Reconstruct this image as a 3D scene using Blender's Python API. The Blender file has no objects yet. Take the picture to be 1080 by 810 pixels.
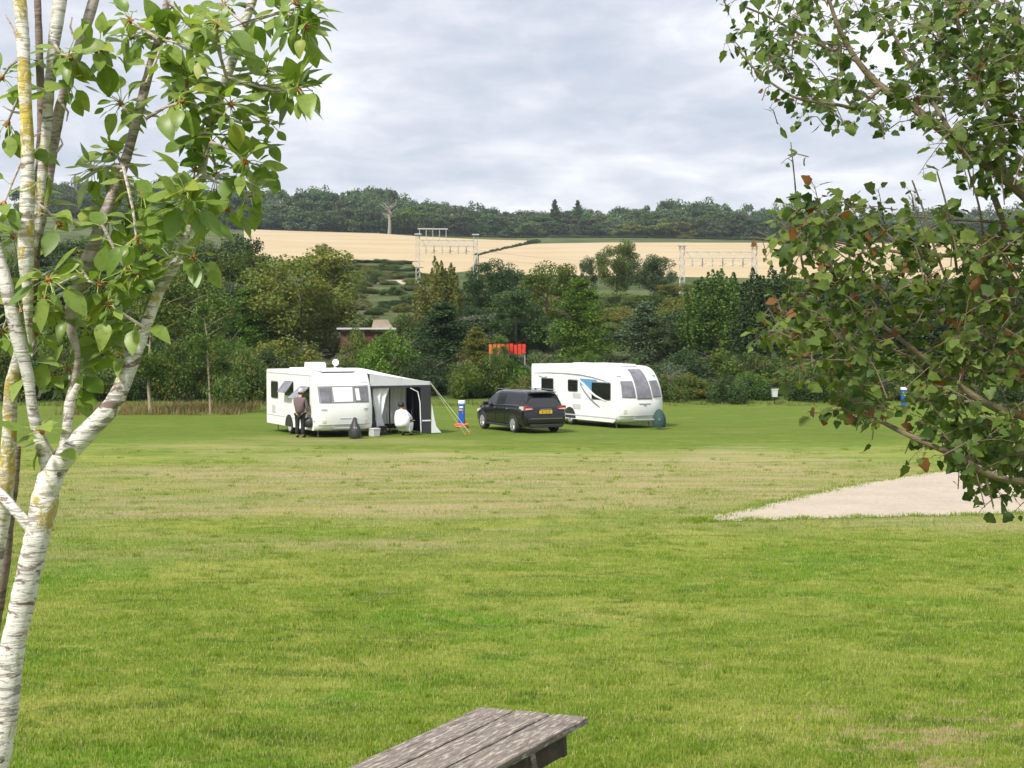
import bpy, bmesh, math, random
import numpy as np
from mathutils import Vector, Matrix
R = math.radians
random.seed(7)
rng = np.random.default_rng(7)
SC = bpy.context.scene
COL = SC.collection

# ------------------------------------------------------------------ camera
F = 1483.0
PITCH = math.atan(55 / F)
CAMZ = 4.1
cam_d = bpy.data.cameras.new('camera')
cam = bpy.data.objects.new('camera', cam_d)
COL.objects.link(cam)
cam_d.sensor_width = 36
cam_d.lens = 36 * F / 1080
cam_d.clip_end = 20000
cam_d.clip_start = 0.05
cam.location = (0, 0, CAMZ)
cam.rotation_euler = (R(90) - PITCH, 0, 0)
SC.camera = cam
cam_d.dof.use_dof = False

# ------------------------------------------------------------------ render
SC.view_settings.view_transform = 'Standard'
SC.view_settings.look = 'None'
SC.view_settings.gamma = 1.0
SC.view_settings.exposure = 0.58
SC.cycles.use_denoising = True
SC.cycles.denoiser = 'OPENIMAGEDENOISE'
SC.cycles.denoising_input_passes = 'RGB_ALBEDO_NORMAL'
SC.cycles.max_bounces = 6
SC.cycles.diffuse_bounces = 3
SC.cycles.transmission_bounces = 4
SC.cycles.transparent_max_bounces = 8
SC.cycles.volume_bounces = 0
SC.cycles.caustics_reflective = False
SC.cycles.caustics_refractive = False
SC.cycles.sample_clamp_indirect = 4.0

# ------------------------------------------------------------------ world and sun
SUN_EL, SUN_AZ = 48.0, 215.0      # azimuth clockwise from +Y: behind the camera, to its left
W = bpy.data.worlds.new('World')
SC.world = W
W.use_nodes = True
nt = W.node_tree
nt.nodes.clear()
def wn(t, **k):
    n = nt.nodes.new(t)
    for a, b in k.items():
        setattr(n, a, b)
    return n
def wm(op, a, b=None, clamp=False):
    n = nt.nodes.new('ShaderNodeMath'); n.operation = op; n.use_clamp = clamp
    for i, v in enumerate((a, b)):
        if v is None: continue
        if isinstance(v, (int, float)): n.inputs[i].default_value = v
        else: nt.links.new(v, n.inputs[i])
    return n.outputs[0]
out = wn('ShaderNodeOutputWorld')
sky = wn('ShaderNodeTexSky', sky_type='NISHITA', sun_disc=False)
sky.sun_elevation = R(SUN_EL); sky.sun_rotation = R(SUN_AZ)
bg_sky = wn('ShaderNodeBackground'); bg_sky.inputs[1].default_value = 0.10
nt.links.new(sky.outputs[0], bg_sky.inputs[0])
tc = wn('ShaderNodeTexCoord')
sx = wn('ShaderNodeSeparateXYZ'); nt.links.new(tc.outputs['Generated'], sx.inputs[0])
zc = wm('ADD', wm('MAXIMUM', sx.outputs[2], 0.0), 0.20)
cx = wn('ShaderNodeCombineXYZ')
nt.links.new(wm('DIVIDE', sx.outputs[0], zc), cx.inputs[0])
nt.links.new(wm('DIVIDE', sx.outputs[1], zc), cx.inputs[1])
def cloud_noise(scale, detail, rough, off, sxy=(1, 1, 1)):
    m = wn('ShaderNodeMapping'); m.inputs['Location'].default_value = off; m.inputs['Scale'].default_value = sxy
    nt.links.new(cx.outputs[0], m.inputs[0])
    n = wn('ShaderNodeTexNoise'); n.inputs['Scale'].default_value = scale
    n.inputs['Detail'].default_value = detail; n.inputs['Roughness'].default_value = rough
    n.inputs['Distortion'].default_value = 0.35
    nt.links.new(m.outputs[0], n.inputs['Vector'])
    return n.outputs['Fac']
big = cloud_noise(2.0, 7, 0.52, (3.1, 1.35, 0), (0.7, 0.8, 1))
small = cloud_noise(6.5, 8, 0.6, (8.4, 2.0, 0), (1, 0.9, 1))
mixn = wm('ADD', wm('MULTIPLY', big, 0.68), wm('MULTIPLY', small, 0.32))
ramp = wn('ShaderNodeValToRGB'); nt.links.new(mixn, ramp.inputs[0])
cr = ramp.color_ramp
cr.elements[0].position = 0.40; cr.elements[0].color = (0.43, 0.47, 0.545, 1)
cr.elements[1].position = 0.63; cr.elements[1].color = (0.78, 0.78, 0.82, 1)
e = cr.elements.new(0.465); e.color = (0.51, 0.535, 0.60, 1)
e = cr.elements.new(0.53); e.color = (0.61, 0.62, 0.67, 1)
# paler towards the horizon
hz = wm('SUBTRACT', 1.0, wm('MULTIPLY', sx.outputs[2], 9.0), True)
mx = wn('ShaderNodeMix', data_type='RGBA'); nt.links.new(wm('MULTIPLY', hz, 0.4), mx.inputs[0])
nt.links.new(ramp.outputs[0], mx.inputs[6]); mx.inputs[7].default_value = (0.74, 0.745, 0.79, 1)
bg_c = wn('ShaderNodeBackground'); nt.links.new(mx.outputs[2], bg_c.inputs[0])
# overcast sky: brighter towards the zenith
nt.links.new(wm('ADD', 0.95, wm('MULTIPLY', wm('MAXIMUM', wm('SUBTRACT', sx.outputs[2], 0.2), 0.0), 0.75)), bg_c.inputs[1])
ms = wn('ShaderNodeMixShader'); ms.inputs[0].default_value = 0.9
nt.links.new(bg_sky.outputs[0], ms.inputs[1]); nt.links.new(bg_c.outputs[0], ms.inputs[2])
nt.links.new(ms.outputs[0], out.inputs[0])

sd = bpy.data.lights.new('sun', 'SUN'); sd.energy = 3.6; sd.angle = R(6); sd.color = (1.0, 0.95, 0.86)
sun = bpy.data.objects.new('sun', sd); COL.objects.link(sun)
a = R(SUN_AZ); el = R(SUN_EL)
sdir = Vector((math.sin(a) * math.cos(el), math.cos(a) * math.cos(el), math.sin(el)))
sun.rotation_euler = sdir.to_track_quat('Z', 'Y').to_euler()

# ------------------------------------------------------------------ geometry helpers
def gz(x, y):
    """height of the ground"""
    z = 0.9 - 0.013 * min(y, 66)
    if y > 72:
        t = y - 72
        z += 0.083 * (t * t / 32 if t < 16 else t - 8) if y < 600 else 0.083 * (600 - 80)
    if y > 600:
        z += 0.05 * (min(y, 720) - 600) + 0.012 * (min(max(y, 720), 1500) - 720)
    if y > 230:
        k = min((y - 230) / 370, 1.0)
        z += k * 0.05 * max(0, min(-x, 190))
        z += k * 1.2 * math.sin(x * 0.021 + 1.0)
    return z
up_ = Vector((0, math.sin(PITCH), math.cos(PITCH)))
fw_ = Vector((0, math.cos(PITCH), -math.sin(PITCH)))
def pdir(px, py):
    return Vector((1, 0, 0)) * ((px - 540) / F) + up_ * ((405 - py) / F) + fw_
def at(px, py, y):
    d = pdir(px, py)
    return Vector((0, 0, CAMZ)) + d * (y / d.y)
def hit(px, py, y0=5.0, y1=900.0):
    d = pdir(px, py); y = y0; last = y0
    while y < y1:
        p = Vector((0, 0, CAMZ)) + d * (y / d.y)
        if p.z <= gz(p.x, p.y):
            lo, hi = last, y
            for _ in range(20):
                m = (lo + hi) / 2
                p = Vector((0, 0, CAMZ)) + d * (m / d.y)
                if p.z <= gz(p.x, p.y): hi = m
                else: lo = m
            return p
        last = y; y *= 1.01
    return Vector((0, 0, CAMZ)) + d * (y1 / d.y)
def on_ground(px, y):
    x = (px - 540) / F * y
    return Vector((x, y, gz(x, y)))

class MB:
    def __init__(s, M=None): s.v = []; s.f = []; s.M = M
    def add(s, vs, fs, M=None):
        o = len(s.v)
        for v in vs:
            v = Vector(v)
            if M is not None: v = M @ v
            if s.M is not None: v = s.M @ v
            s.v.append(tuple(v))
        for f in fs: s.f.append(tuple(i + o for i in f))
        return s
    def box(s, c, d, M=None):
        x, y, z = c; a, b, h = d[0] / 2, d[1] / 2, d[2] / 2
        vs = [(x + i * a, y + j * b, z + k * h) for i in (-1, 1) for j in (-1, 1) for k in (-1, 1)]
        return s.add(vs, [(0, 1, 3, 2), (4, 6, 7, 5), (0, 4, 5, 1), (2, 3, 7, 6), (0, 2, 6, 4), (1, 5, 7, 3)], M)
    def prism(s, pts, axis, lo, hi, M=None):
        """pts 2D outline extruded along axis 'x','y' or 'z'"""
        n = len(pts)
        def mk(p, t):
            return {'x': (t, p[0], p[1]), 'y': (p[0], t, p[1]), 'z': (p[0], p[1], t)}[axis]
        vs = [mk(p, lo) for p in pts] + [mk(p, hi) for p in pts]
        fs = [tuple(range(n))[::-1], tuple(range(n, 2 * n))] + [(i, (i + 1) % n, n + (i + 1) % n, n + i) for i in range(n)]
        return s.add(vs, fs, M)
    def tube(s, pts, rad, seg=8, M=None, jitter=0.0):
        pts = [Vector(p) for p in pts]
        if not isinstance(rad, (list, tuple)): rad = [rad] * len(pts)
        vs = []; fs = []
        ref = None
        for i, p in enumerate(pts):
            t = (pts[min(i + 1, len(pts) - 1)] - pts[max(i - 1, 0)])
            if t.length < 1e-9: t = Vector((0, 0, 1))
            t.normalize()
            if ref is None:
                ref = t.orthogonal().normalized()
            ref = (ref - t * ref.dot(t))
            if ref.length < 1e-6: ref = t.orthogonal()
            ref.normalize()
            b = t.cross(ref)
            for k in range(seg):
                an = 2 * math.pi * k / seg
                r = rad[i] * (1 + (random.uniform(-jitter, jitter) if jitter else 0))
                vs.append(p + ref * (math.cos(an) * r) + b * (math.sin(an) * r))
        for i in range(len(pts) - 1):
            for k in range(seg):
                fs.append((i * seg + k, i * seg + (k + 1) % seg, (i + 1) * seg + (k + 1) % seg, (i + 1) * seg + k))
        fs.append(tuple(range(seg))[::-1]); fs.append(tuple(range((len(pts) - 1) * seg, len(pts) * seg)))
        return s.add(vs, fs, M)
    def lathe(s, prof, axis='z', seg=20, M=None, c=(0, 0, 0)):
        vs = []; fs = []
        for (r, h) in prof:
            for k in range(seg):
                an = 2 * math.pi * k / seg
                u, w = r * math.cos(an), r * math.sin(an)
                p = {'z': (u, w, h), 'y': (u, h, w), 'x': (h, u, w)}[axis]
                vs.append((p[0] + c[0], p[1] + c[1], p[2] + c[2]))
        for i in range(len(prof) - 1):
            for k in range(seg):
                fs.append((i * seg + k, i * seg + (k + 1) % seg, (i + 1) * seg + (k + 1) % seg, (i + 1) * seg + k))
        fs.append(tuple(range(seg))[::-1]); fs.append(tuple(range((len(prof) - 1) * seg, len(prof) * seg)))
        return s.add(vs, fs, M)
    def build(s, name, mat, parent=None, smooth=False, bevel=0.0, subsurf=0, seg=2):
        me = bpy.data.meshes.new(name)
        me.from_pydata(s.v, [], s.f); me.update()
        bm = bmesh.new(); bm.from_mesh(me); bmesh.ops.recalc_face_normals(bm, faces=bm.faces)
        if bevel:
            es = [e for e in bm.edges if len(e.link_faces) == 2 and e.calc_face_angle(0) > R(28)]
            bmesh.ops.bevel(bm, geom=es, offset=bevel, segments=seg, affect='EDGES', profile=0.5, clamp_overlap=True)
        bm.to_mesh(me); bm.free()
        me.materials.append(mat)
        if smooth:
            me.polygons.foreach_set('use_smooth', [True] * len(me.polygons))
            try: me.set_sharp_from_angle(angle=R(40))
            except Exception: pass
        o = bpy.data.objects.new(name, me); COL.objects.link(o)
        if parent: o.parent = parent
        if subsurf:
            md = o.modifiers.new('s', 'SUBSURF'); md.levels = subsurf; md.render_levels = subsurf
        return o
def np_mesh(name, V, Fq, mat, parent=None, smooth=False):
    """fast mesh from numpy arrays; Fq is (n,k)"""
    me = bpy.data.meshes.new(name)
    n, k = Fq.shape
    me.vertices.add(len(V)); me.vertices.foreach_set('co', V.astype(np.float32).ravel())
    me.loops.add(n * k); me.loops.foreach_set('vertex_index', Fq.astype(np.int32).ravel())
    me.polygons.add(n); me.polygons.foreach_set('loop_start', np.arange(0, n * k, k, dtype=np.int32))
    me.polygons.foreach_set('loop_total', np.full(n, k, dtype=np.int32))
    if smooth: me.polygons.foreach_set('use_smooth', np.ones(n, dtype=bool))
    me.update(calc_edges=True)
    me.materials.append(mat)
    o = bpy.data.objects.new(name, me)
    if parent is not False:
        COL.objects.link(o)
        if parent: o.parent = parent
    return o
def tag(o, label, cat, group=None, kind=None):
    if label: o['label'] = label
    if cat: o['category'] = cat
    if group: o['group'] = group
    if kind: o['kind'] = kind
    return o
def thing(name, label, cat, loc=(0, 0, 0), rz=0, group=None):
    o = bpy.data.objects.new(name, None); COL.objects.link(o)
    o.location = loc; o.rotation_euler = (0, 0, rz); o.empty_display_size = 0.2
    return tag(o, label, cat, group)
def dup(root, loc, rz=0.0, sc=(1, 1, 1), label=None, group=None, cat=None):
    r = root.copy(); COL.objects.link(r); r.location = loc; r.rotation_euler = (0, 0, rz); r.scale = sc
    if label: r['label'] = label
    if group: r['group'] = group
    if cat: r['category'] = cat
    for ch in list(root.children):
        c = ch.copy(); COL.objects.link(c); c.parent = r
        for g in list(ch.children):
            d = g.copy(); COL.objects.link(d); d.parent = c
    return r

# ------------------------------------------------------------------ materials
def newmat(name):
    m = bpy.data.materials.new(name); m.use_nodes = True
    t = m.node_tree; t.nodes.clear()
    o = t.nodes.new('ShaderNodeOutputMaterial')
    return m, t, o
def N(t, ty, **k):
    n = t.nodes.new(ty)
    for a_, b_ in k.items(): setattr(n, a_, b_)
    return n
def mathn(t, op, a, b=None, clamp=False):
    n = t.nodes.new('ShaderNodeMath'); n.operation = op; n.use_clamp = clamp
    for i, v in enumerate((a, b)):
        if v is None: continue
        if isinstance(v, (int, float)): n.inputs[i].default_value = v
        else: t.links.new(v, n.inputs[i])
    return n.outputs[0]
def noise(t, vec, scale, detail=3, rough=0.55, mscale=None, loc=None, dist=0.0):
    if mscale or loc:
        m = N(t, 'ShaderNodeMapping')
        if mscale: m.inputs['Scale'].default_value = mscale
        if loc: m.inputs['Location'].default_value = loc
        t.links.new(vec, m.inputs[0]); vec = m.outputs[0]
    n = N(t, 'ShaderNodeTexNoise'); n.inputs['Scale'].default_value = scale
    n.inputs['Detail'].default_value = detail; n.inputs['Roughness'].default_value = rough
    n.inputs['Distortion'].default_value = dist
    t.links.new(vec, n.inputs['Vector'])
    return n.outputs['Fac']
def step(t, v, lo, hi):
    n = N(t, 'ShaderNodeMapRange'); n.clamp = True; n.interpolation_type = 'SMOOTHSTEP'
    n.inputs['From Min'].default_value = lo; n.inputs['From Max'].default_value = hi
    t.links.new(v, n.inputs['Value']); return n.outputs[0]
def mix(t, f, a, b):
    n = N(t, 'ShaderNodeMix', data_type='RGBA')
    for i, v in ((0, f), (6, a), (7, b)):
        if isinstance(v, (int, float)): n.inputs[i].default_value = v
        elif isinstance(v, tuple): n.inputs[i].default_value = (*v, 1) if len(v) == 3 else v
        else: t.links.new(v, n.inputs[i])
    return n.outputs[2]
def bump(t, h, strength=0.5, dist=0.01):
    b = N(t, 'ShaderNodeBump'); b.inputs['Strength'].default_value = strength; b.inputs['Distance'].default_value = dist
    t.links.new(h, b.inputs['Height']); return b.outputs[0]
def paint(name, col, rough=0.5, metal=0.0, dirt=0.12, dirt_col=None, scale=3.0, coat=0.0, bmp=0.0):
    """plain surface with faint uneven colour and roughness"""
    m, t, o = newmat(name)
    p = N(t, 'ShaderNodeBsdfPrincipled'); t.links.new(p.outputs[0], o.inputs[0])
    tcn = N(t, 'ShaderNodeTexCoord'); v = tcn.outputs['Object']
    n1 = noise(t, v, scale, 5, 0.6)
    dc = dirt_col or tuple(c * 0.55 for c in col)
    t.links.new(mix(t, mathn(t, 'MULTIPLY', step(t, n1, 0.42, 0.72), dirt), col, dc), p.inputs['Base Color'])
    p.inputs['Roughness'].default_value = rough; p.inputs['Metallic'].default_value = metal
    if coat: p.inputs['Coat Weight'].default_value = coat
    if bmp: t.links.new(bump(t, noise(t, v, scale * 12, 3), bmp, 0.01), p.inputs['Normal'])
    return m
def foliage(name, c1, c2, c3=None, trans=0.3, rough=0.5, dry=0.0, objvar=0.5, spec=0.25, spots=False):
    m, t, o = newmat(name)
    geo = N(t, 'ShaderNodeNewGeometry'); oi = N(t, 'ShaderNodeObjectInfo')
    rp = geo.outputs['Random Per Island']
    col = mix(t, rp, c1, c2)
    tcn = N(t, 'ShaderNodeTexCoord')
    if spots:
        col = mix(t, mathn(t, 'MULTIPLY', step(t, noise(t, tcn.outputs['Object'], 55, 4, 0.7), 0.5, 0.7), 0.5), col, tuple(x * 0.55 for x in c1))
        col = mix(t, mathn(t, 'MULTIPLY', step(t, noise(t, tcn.outputs['Object'], 90, 3, 0.6, None, (3, 3, 3)), 0.66, 0.70), 0.8), col, (0.16, 0.10, 0.03))
    if c3:
        n1 = noise(t, tcn.outputs['Object'], 0.9, 3)
        col = mix(t, step(t, n1, 0.48, 0.66), col, c3)
    if dry:
        k = mathn(t, 'GREATER_THAN', mathn(t, 'FRACT', mathn(t, 'MULTIPLY', rp, 37.7)), 1 - dry)
        col = mix(t, k, col, (0.19, 0.085, 0.03))
    hs = N(t, 'ShaderNodeHueSaturation')
    r = oi.outputs['Random']
    t.links.new(mathn(t, 'ADD', 0.5 - 0.03 * objvar, mathn(t, 'MULTIPLY', r, 0.06 * objvar)), hs.inputs['Hue'])
    t.links.new(mathn(t, 'ADD', 1 - 0.2 * objvar, mathn(t, 'MULTIPLY', mathn(t, 'FRACT', mathn(t, 'MULTIPLY', r, 7.3)), 0.3 * objvar)), hs.inputs['Saturation'])
    t.links.new(mathn(t, 'ADD', 1 - 0.35 * objvar, mathn(t, 'MULTIPLY', mathn(t, 'FRACT', mathn(t, 'MULTIPLY', r, 13.7)), 0.75 * objvar)), hs.inputs['Value'])
    t.links.new(col, hs.inputs['Color']); col = hs.outputs[0]
    p = N(t, 'ShaderNodeBsdfPrincipled'); p.inputs['Roughness'].default_value = rough
    p.inputs['Specular IOR Level'].default_value = spec
    t.links.new(col, p.inputs['Base Color'])
    tr = N(t, 'ShaderNodeBsdfTranslucent')
    g = N(t, 'ShaderNodeMix', data_type='RGBA', blend_type='MULTIPLY'); g.inputs[0].default_value = 1
    t.links.new(col, g.inputs[6]); g.inputs[7].default_value = (1.25, 1.35, 0.6, 1)
    t.links.new(g.outputs[2], tr.inputs[0])
    ms_ = N(t, 'ShaderNodeMixShader'); ms_.inputs[0].default_value = trans
    t.links.new(p.outputs[0], ms_.inputs[1]); t.links.new(tr.outputs[0], ms_.inputs[2])
    t.links.new(ms_.outputs[0], o.inputs[0])
    return m

def grass_colour(t):
    """colour of the mown field from its place on the ground, shared by the soil sheet and the blades"""
    geo = N(t, 'ShaderNodeNewGeometry'); P = geo.outputs['Position']
    s = N(t, 'ShaderNodeSeparateXYZ'); t.links.new(P, s.inputs[0])
    X, Y = s.outputs[0], s.outputs[1]
    flat = N(t, 'ShaderNodeCombineXYZ'); t.links.new(X, flat.inputs[0]); t.links.new(Y, flat.inputs[1])
    V = flat.outputs[0]
    green, lush, yellow, straw = (0.205, 0.305, 0.024), (0.135, 0.305, 0.010), (0.430, 0.455, 0.095), (0.530, 0.440, 0.245)
    n1 = noise(t, V, 0.6, 7, 0.62, (0.5, 0.8, 1), None, 0.8)
    n2 = noise(t, V, 0.36, 7, 0.6, (0.5, 0.7, 1), (5, 2, 0), 1.0)
    n3 = noise(t, V, 3.6, 6, 0.74, (0.6, 0.9, 1), (1, 9, 0), 0.6)
    n6 = noise(t, V, 1.9, 7, 0.74, (0.5, 1.0, 1), (7, 3, 0), 0.9)
    c = mix(t, step(t, n1, 0.44, 0.72), green, yellow)
    c = mix(t, mathn(t, 'MULTIPLY', step(t, n2, 0.52, 0.62), 0.85), c, lush)
    c = mix(t, mathn(t, 'MULTIPLY', step(t, n3, 0.50, 0.62), 0.7), c, yellow)
    c = mix(t, mathn(t, 'MULTIPLY', step(t, n6, 0.52, 0.62), 0.8), c, (0.085, 0.165, 0.010))
    # the drier belt that crosses the field
    wob = mathn(t, 'MULTIPLY', mathn(t, 'SUBTRACT', noise(t, V, 0.12, 4, 0.6, (0.6, 1.4, 1), (2, 0, 0)), 0.5), 44)
    Yw = mathn(t, 'ADD', Y, wob)
    band = mathn(t, 'MULTIPLY', step(t, Yw, 19, 34), mathn(t, 'SUBTRACT', 1.0, step(t, Yw, 36, 52)))
    xm = mathn(t, 'MULTIPLY', step(t, X, -16, -6), mathn(t, 'SUBTRACT', 1.0, step(t, X, 7, 13)))
    band = mathn(t, 'MULTIPLY', band, mathn(t, 'ADD', mathn(t, 'MULTIPLY', xm, 0.75), 0.25))
    n4 = noise(t, V, 1.1, 6, 0.7, (0.25, 1.2, 1), (0, 4, 0), 0.4)
    c = mix(t, mathn(t, 'MULTIPLY', band, mathn(t, 'ADD', 0.42, mathn(t, 'MULTIPLY', step(t, n4, 0.42, 0.56), 0.58))), c, straw)
    # a worn spot low on the right
    n5 = noise(t, V, 2.2, 6, 0.7, (0.7, 1.4, 1), (21, 14, 0), 0.5)
    sp_ = N(t, 'ShaderNodeVectorMath', operation='DISTANCE'); t.links.new(V, sp_.inputs[0]); sp_.inputs[1].default_value = (3.5, 11.6, 0)
    near_ = mathn(t, 'SUBTRACT', 1.0, step(t, sp_.outputs['Value'], 0.2, 2.2))
    c = mix(t, mathn(t, 'MULTIPLY', step(t, mathn(t, 'ADD', n5, mathn(t, 'MULTIPLY', near_, 0.16)), 0.63, 0.72), 0.85), c, (0.50, 0.385, 0.22))
    # greener at the far side
    far = step(t, mathn(t, 'ADD', Y, mathn(t, 'MULTIPLY', wob, 0.4)), 40, 54)
    c = mix(t, mathn(t, 'MULTIPLY', far, 0.72), c, (0.105, 0.165, 0.022))
    return c, V, X, Y, s.outputs[2]

def ground_mat():
    m, t, o = newmat('field and hill')
    c, V, X, Y, Z = grass_colour(t)
    fine = noise(t, V, 18, 5, 0.75, (0.8, 1, 1))
    fine2 = noise(t, V, 70, 3, 0.8)
    c = mix(t, mathn(t, 'MULTIPLY', step(t, fine, 0.35, 0.7), 0.5), c, (0.085, 0.120, 0.020))
    c = mix(t, mathn(t, 'MULTIPLY', step(t, fine2, 0.5, 0.8), 0.3), c, (0.42, 0.42, 0.15))
    dk = N(t, 'ShaderNodeMix', data_type='RGBA', blend_type='MULTIPLY'); dk.inputs[0].default_value = 1; t.links.new(c, dk.inputs[6]); dk.inputs[7].default_value = (0.86, 0.84, 0.84, 1); c = dk.outputs[2]
    # rough hillside beyond the field
    nh = noise(t, V, 0.06, 5, 0.6); nh2 = noise(t, V, 0.9, 5, 0.7)
    hill = mix(t, step(t, nh, 0.4, 0.62), (0.045, 0.070, 0.018), (0.105, 0.115, 0.045))
    hill = mix(t, mathn(t, 'MULTIPLY', step(t, nh2, 0.45, 0.7), 0.7), hill, (0.045, 0.07, 0.022))
    c = mix(t, step(t, Y, 79.0, 82.5), c, hill)
    p = N(t, 'ShaderNodeBsdfPrincipled'); p.inputs['Roughness'].default_value = 0.9
    p.inputs['Specular IOR Level'].default_value = 0.1
    t.links.new(c, p.inputs['Base Color'])
    h = mathn(t, 'ADD', mathn(t, 'MULTIPLY', fine, 1.0), mathn(t, 'MULTIPLY', fine2, 0.5))
    t.links.new(bump(t, h, 0.8, 0.06), p.inputs['Normal'])
    t.links.new(p.outputs[0], o.inputs[0]); return m
def blade_mat():
    m, t, o = newmat('grass blades')
    c, V, X, Y, Z = grass_colour(t)
    geo = N(t, 'ShaderNodeNewGeometry'); rp = geo.outputs['Random Per Island']
    c = mix(t, mathn(t, 'MULTIPLY', step(t, rp, 0.45, 1.0), 0.75), c, (0.52, 0.50, 0.20))
    c = mix(t, mathn(t, 'MULTIPLY', mathn(t, 'SUBTRACT', 1.0, step(t, rp, 0.0, 0.35)), 0.5), c, (0.07, 0.13, 0.012))
    p = N(t, 'ShaderNodeBsdfPrincipled'); p.inputs['Roughness'].default_value = 0.6
    p.inputs['Specular IOR Level'].default_value = 0.25
    t.links.new(c, p.inputs['Base Color'])
    tr = N(t, 'ShaderNodeBsdfTranslucent'); t.links.new(c, tr.inputs[0])
    ms_ = N(t, 'ShaderNodeMixShader'); ms_.inputs[0].default_value = 0.5
    t.links.new(p.outputs[0], ms_.inputs[1]); t.links.new(tr.outputs[0], ms_.inputs[2])
    t.links.new(ms_.outputs[0], o.inputs[0]); return m
def wheat_mat():
    m, t, o = newmat('ripe wheat')
    geo = N(t, 'ShaderNodeNewGeometry'); V = geo.outputs['Position']
    n1 = noise(t, V, 0.02, 5, 0.6, (1, 2, 0)); n2 = noise(t, V, 0.25, 4, 0.7, (0.3, 1.6, 0))
    c = mix(t, step(t, n1, 0.35, 0.65), (0.375, 0.295, 0.175), (0.425, 0.345, 0.22))
    c = mix(t, mathn(t, 'MULTIPLY', step(t, n2, 0.45, 0.7), 0.35), c, (0.37, 0.25, 0.12))
    # tramlines left by the sprayer
    w = N(t, 'ShaderNodeTexWave'); w.inputs['Scale'].default_value = 0.035; w.inputs['Distortion'].default_value = 1.2
    w.bands_direction = 'Y'; t.links.new(V, w.inputs[0])
    c = mix(t, mathn(t, 'MULTIPLY', step(t, w.outputs['Fac'], 0.93, 1.0), 0.3), c, (0.38, 0.25, 0.12))
    p = N(t, 'ShaderNodeBsdfPrincipled'); p.inputs['Roughness'].default_value = 0.9; p.inputs['Specular IOR Level'].default_value = 0.1
    t.links.new(c, p.inputs['Base Color']); t.links.new(p.outputs[0], o.inputs[0]); return m
def gravel_mat():
    m, t, o = newmat('pale gravel')
    geo = N(t, 'ShaderNodeNewGeometry'); V = geo.outputs['Position']
    vo = N(t, 'ShaderNodeTexVoronoi'); vo.inputs['Scale'].default_value = 28; t.links.new(V, vo.inputs[0])
    n1 = noise(t, V, 1.2, 5, 0.65, (0.5, 1, 1)); n2 = noise(t, V, 9, 5, 0.7)
    c = mix(t, step(t, n1, 0.35, 0.7), (0.41, 0.345, 0.255), (0.33, 0.27, 0.195))
    c = mix(t, mathn(t, 'MULTIPLY', step(t, n2, 0.42, 0.68), 0.6), c, (0.30, 0.24, 0.17))
    sp = N(t, 'ShaderNodeSeparateColor'); t.links.new(vo.outputs['Color'], sp.inputs[0])
    c = mix(t, mathn(t, 'MULTIPLY', sp.outputs[0], 0.4), c, (0.52, 0.46, 0.39))
    p = N(t, 'ShaderNodeBsdfPrincipled'); p.inputs['Roughness'].default_value = 0.9
    t.links.new(c, p.inputs['Base Color'])
    t.links.new(bump(t, vo.outputs['Distance'], 0.6, 0.03), p.inputs['Normal'])
    t.links.new(p.outputs[0], o.inputs[0]); return m
def bark_mat(name, base, dark, lichen, lich_amt, dark_amt=0.5):
    m, t, o = newmat(name)
    tcn = N(t, 'ShaderNodeTexCoord'); V = tcn.outputs['Object']
    len1 = noise(t, V, 1.0, 4, 0.65, (16, 16, 95), None, 0.8)
    len2 = noise(t, V, 1.0, 5, 0.7, (11, 11, 26), (3, 1, 2), 1.2)
    pat = noise(t, V, 9, 4, 0.6)
    c = mix(t, step(t, pat, 0.35, 0.7), base, tuple(x * 0.78 for x in base))
    c = mix(t, mathn(t, 'MULTIPLY', step(t, len1, 0.52, 0.60), 0.55 * dark_amt + 0.1), c, dark)
    c = mix(t, mathn(t, 'MULTIPLY', step(t, len2, 0.55, 0.63), dark_amt), c, tuple(x * 1.3 for x in dark))
    lnA = noise(t, V, 4.0, 3, 0.6, (1, 1, 0.8), (4, 4, 4), 0.3); lnB = noise(t, V, 38, 6, 0.75, (1, 1, 0.7), (1, 4, 2), 0.6)
    ln = mathn(t, 'ADD', mathn(t, 'MULTIPLY', lnA, 0.5), mathn(t, 'MULTIPLY', lnB, 0.5))
    c = mix(t, mathn(t, 'MULTIPLY', step(t, ln, lich_amt, lich_amt + 0.05), 0.9), c, mix(t, step(t, lnB, 0.4, 0.6), lichen, tuple(x * 0.62 for x in lichen)))
    p = N(t, 'ShaderNodeBsdfPrincipled'); p.inputs['Roughness'].default_value = 0.75; p.inputs['Specular IOR Level'].default_value = 0.2
    t.links.new(c, p.inputs['Base Color'])
    h = mathn(t, 'SUBTRACT', ln, mathn(t, 'MULTIPLY', len1, 0.8))
    t.links.new(bump(t, h, 0.9, 0.006), p.inputs['Normal'])
    t.links.new(p.outputs[0], o.inputs[0]); return m
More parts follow.
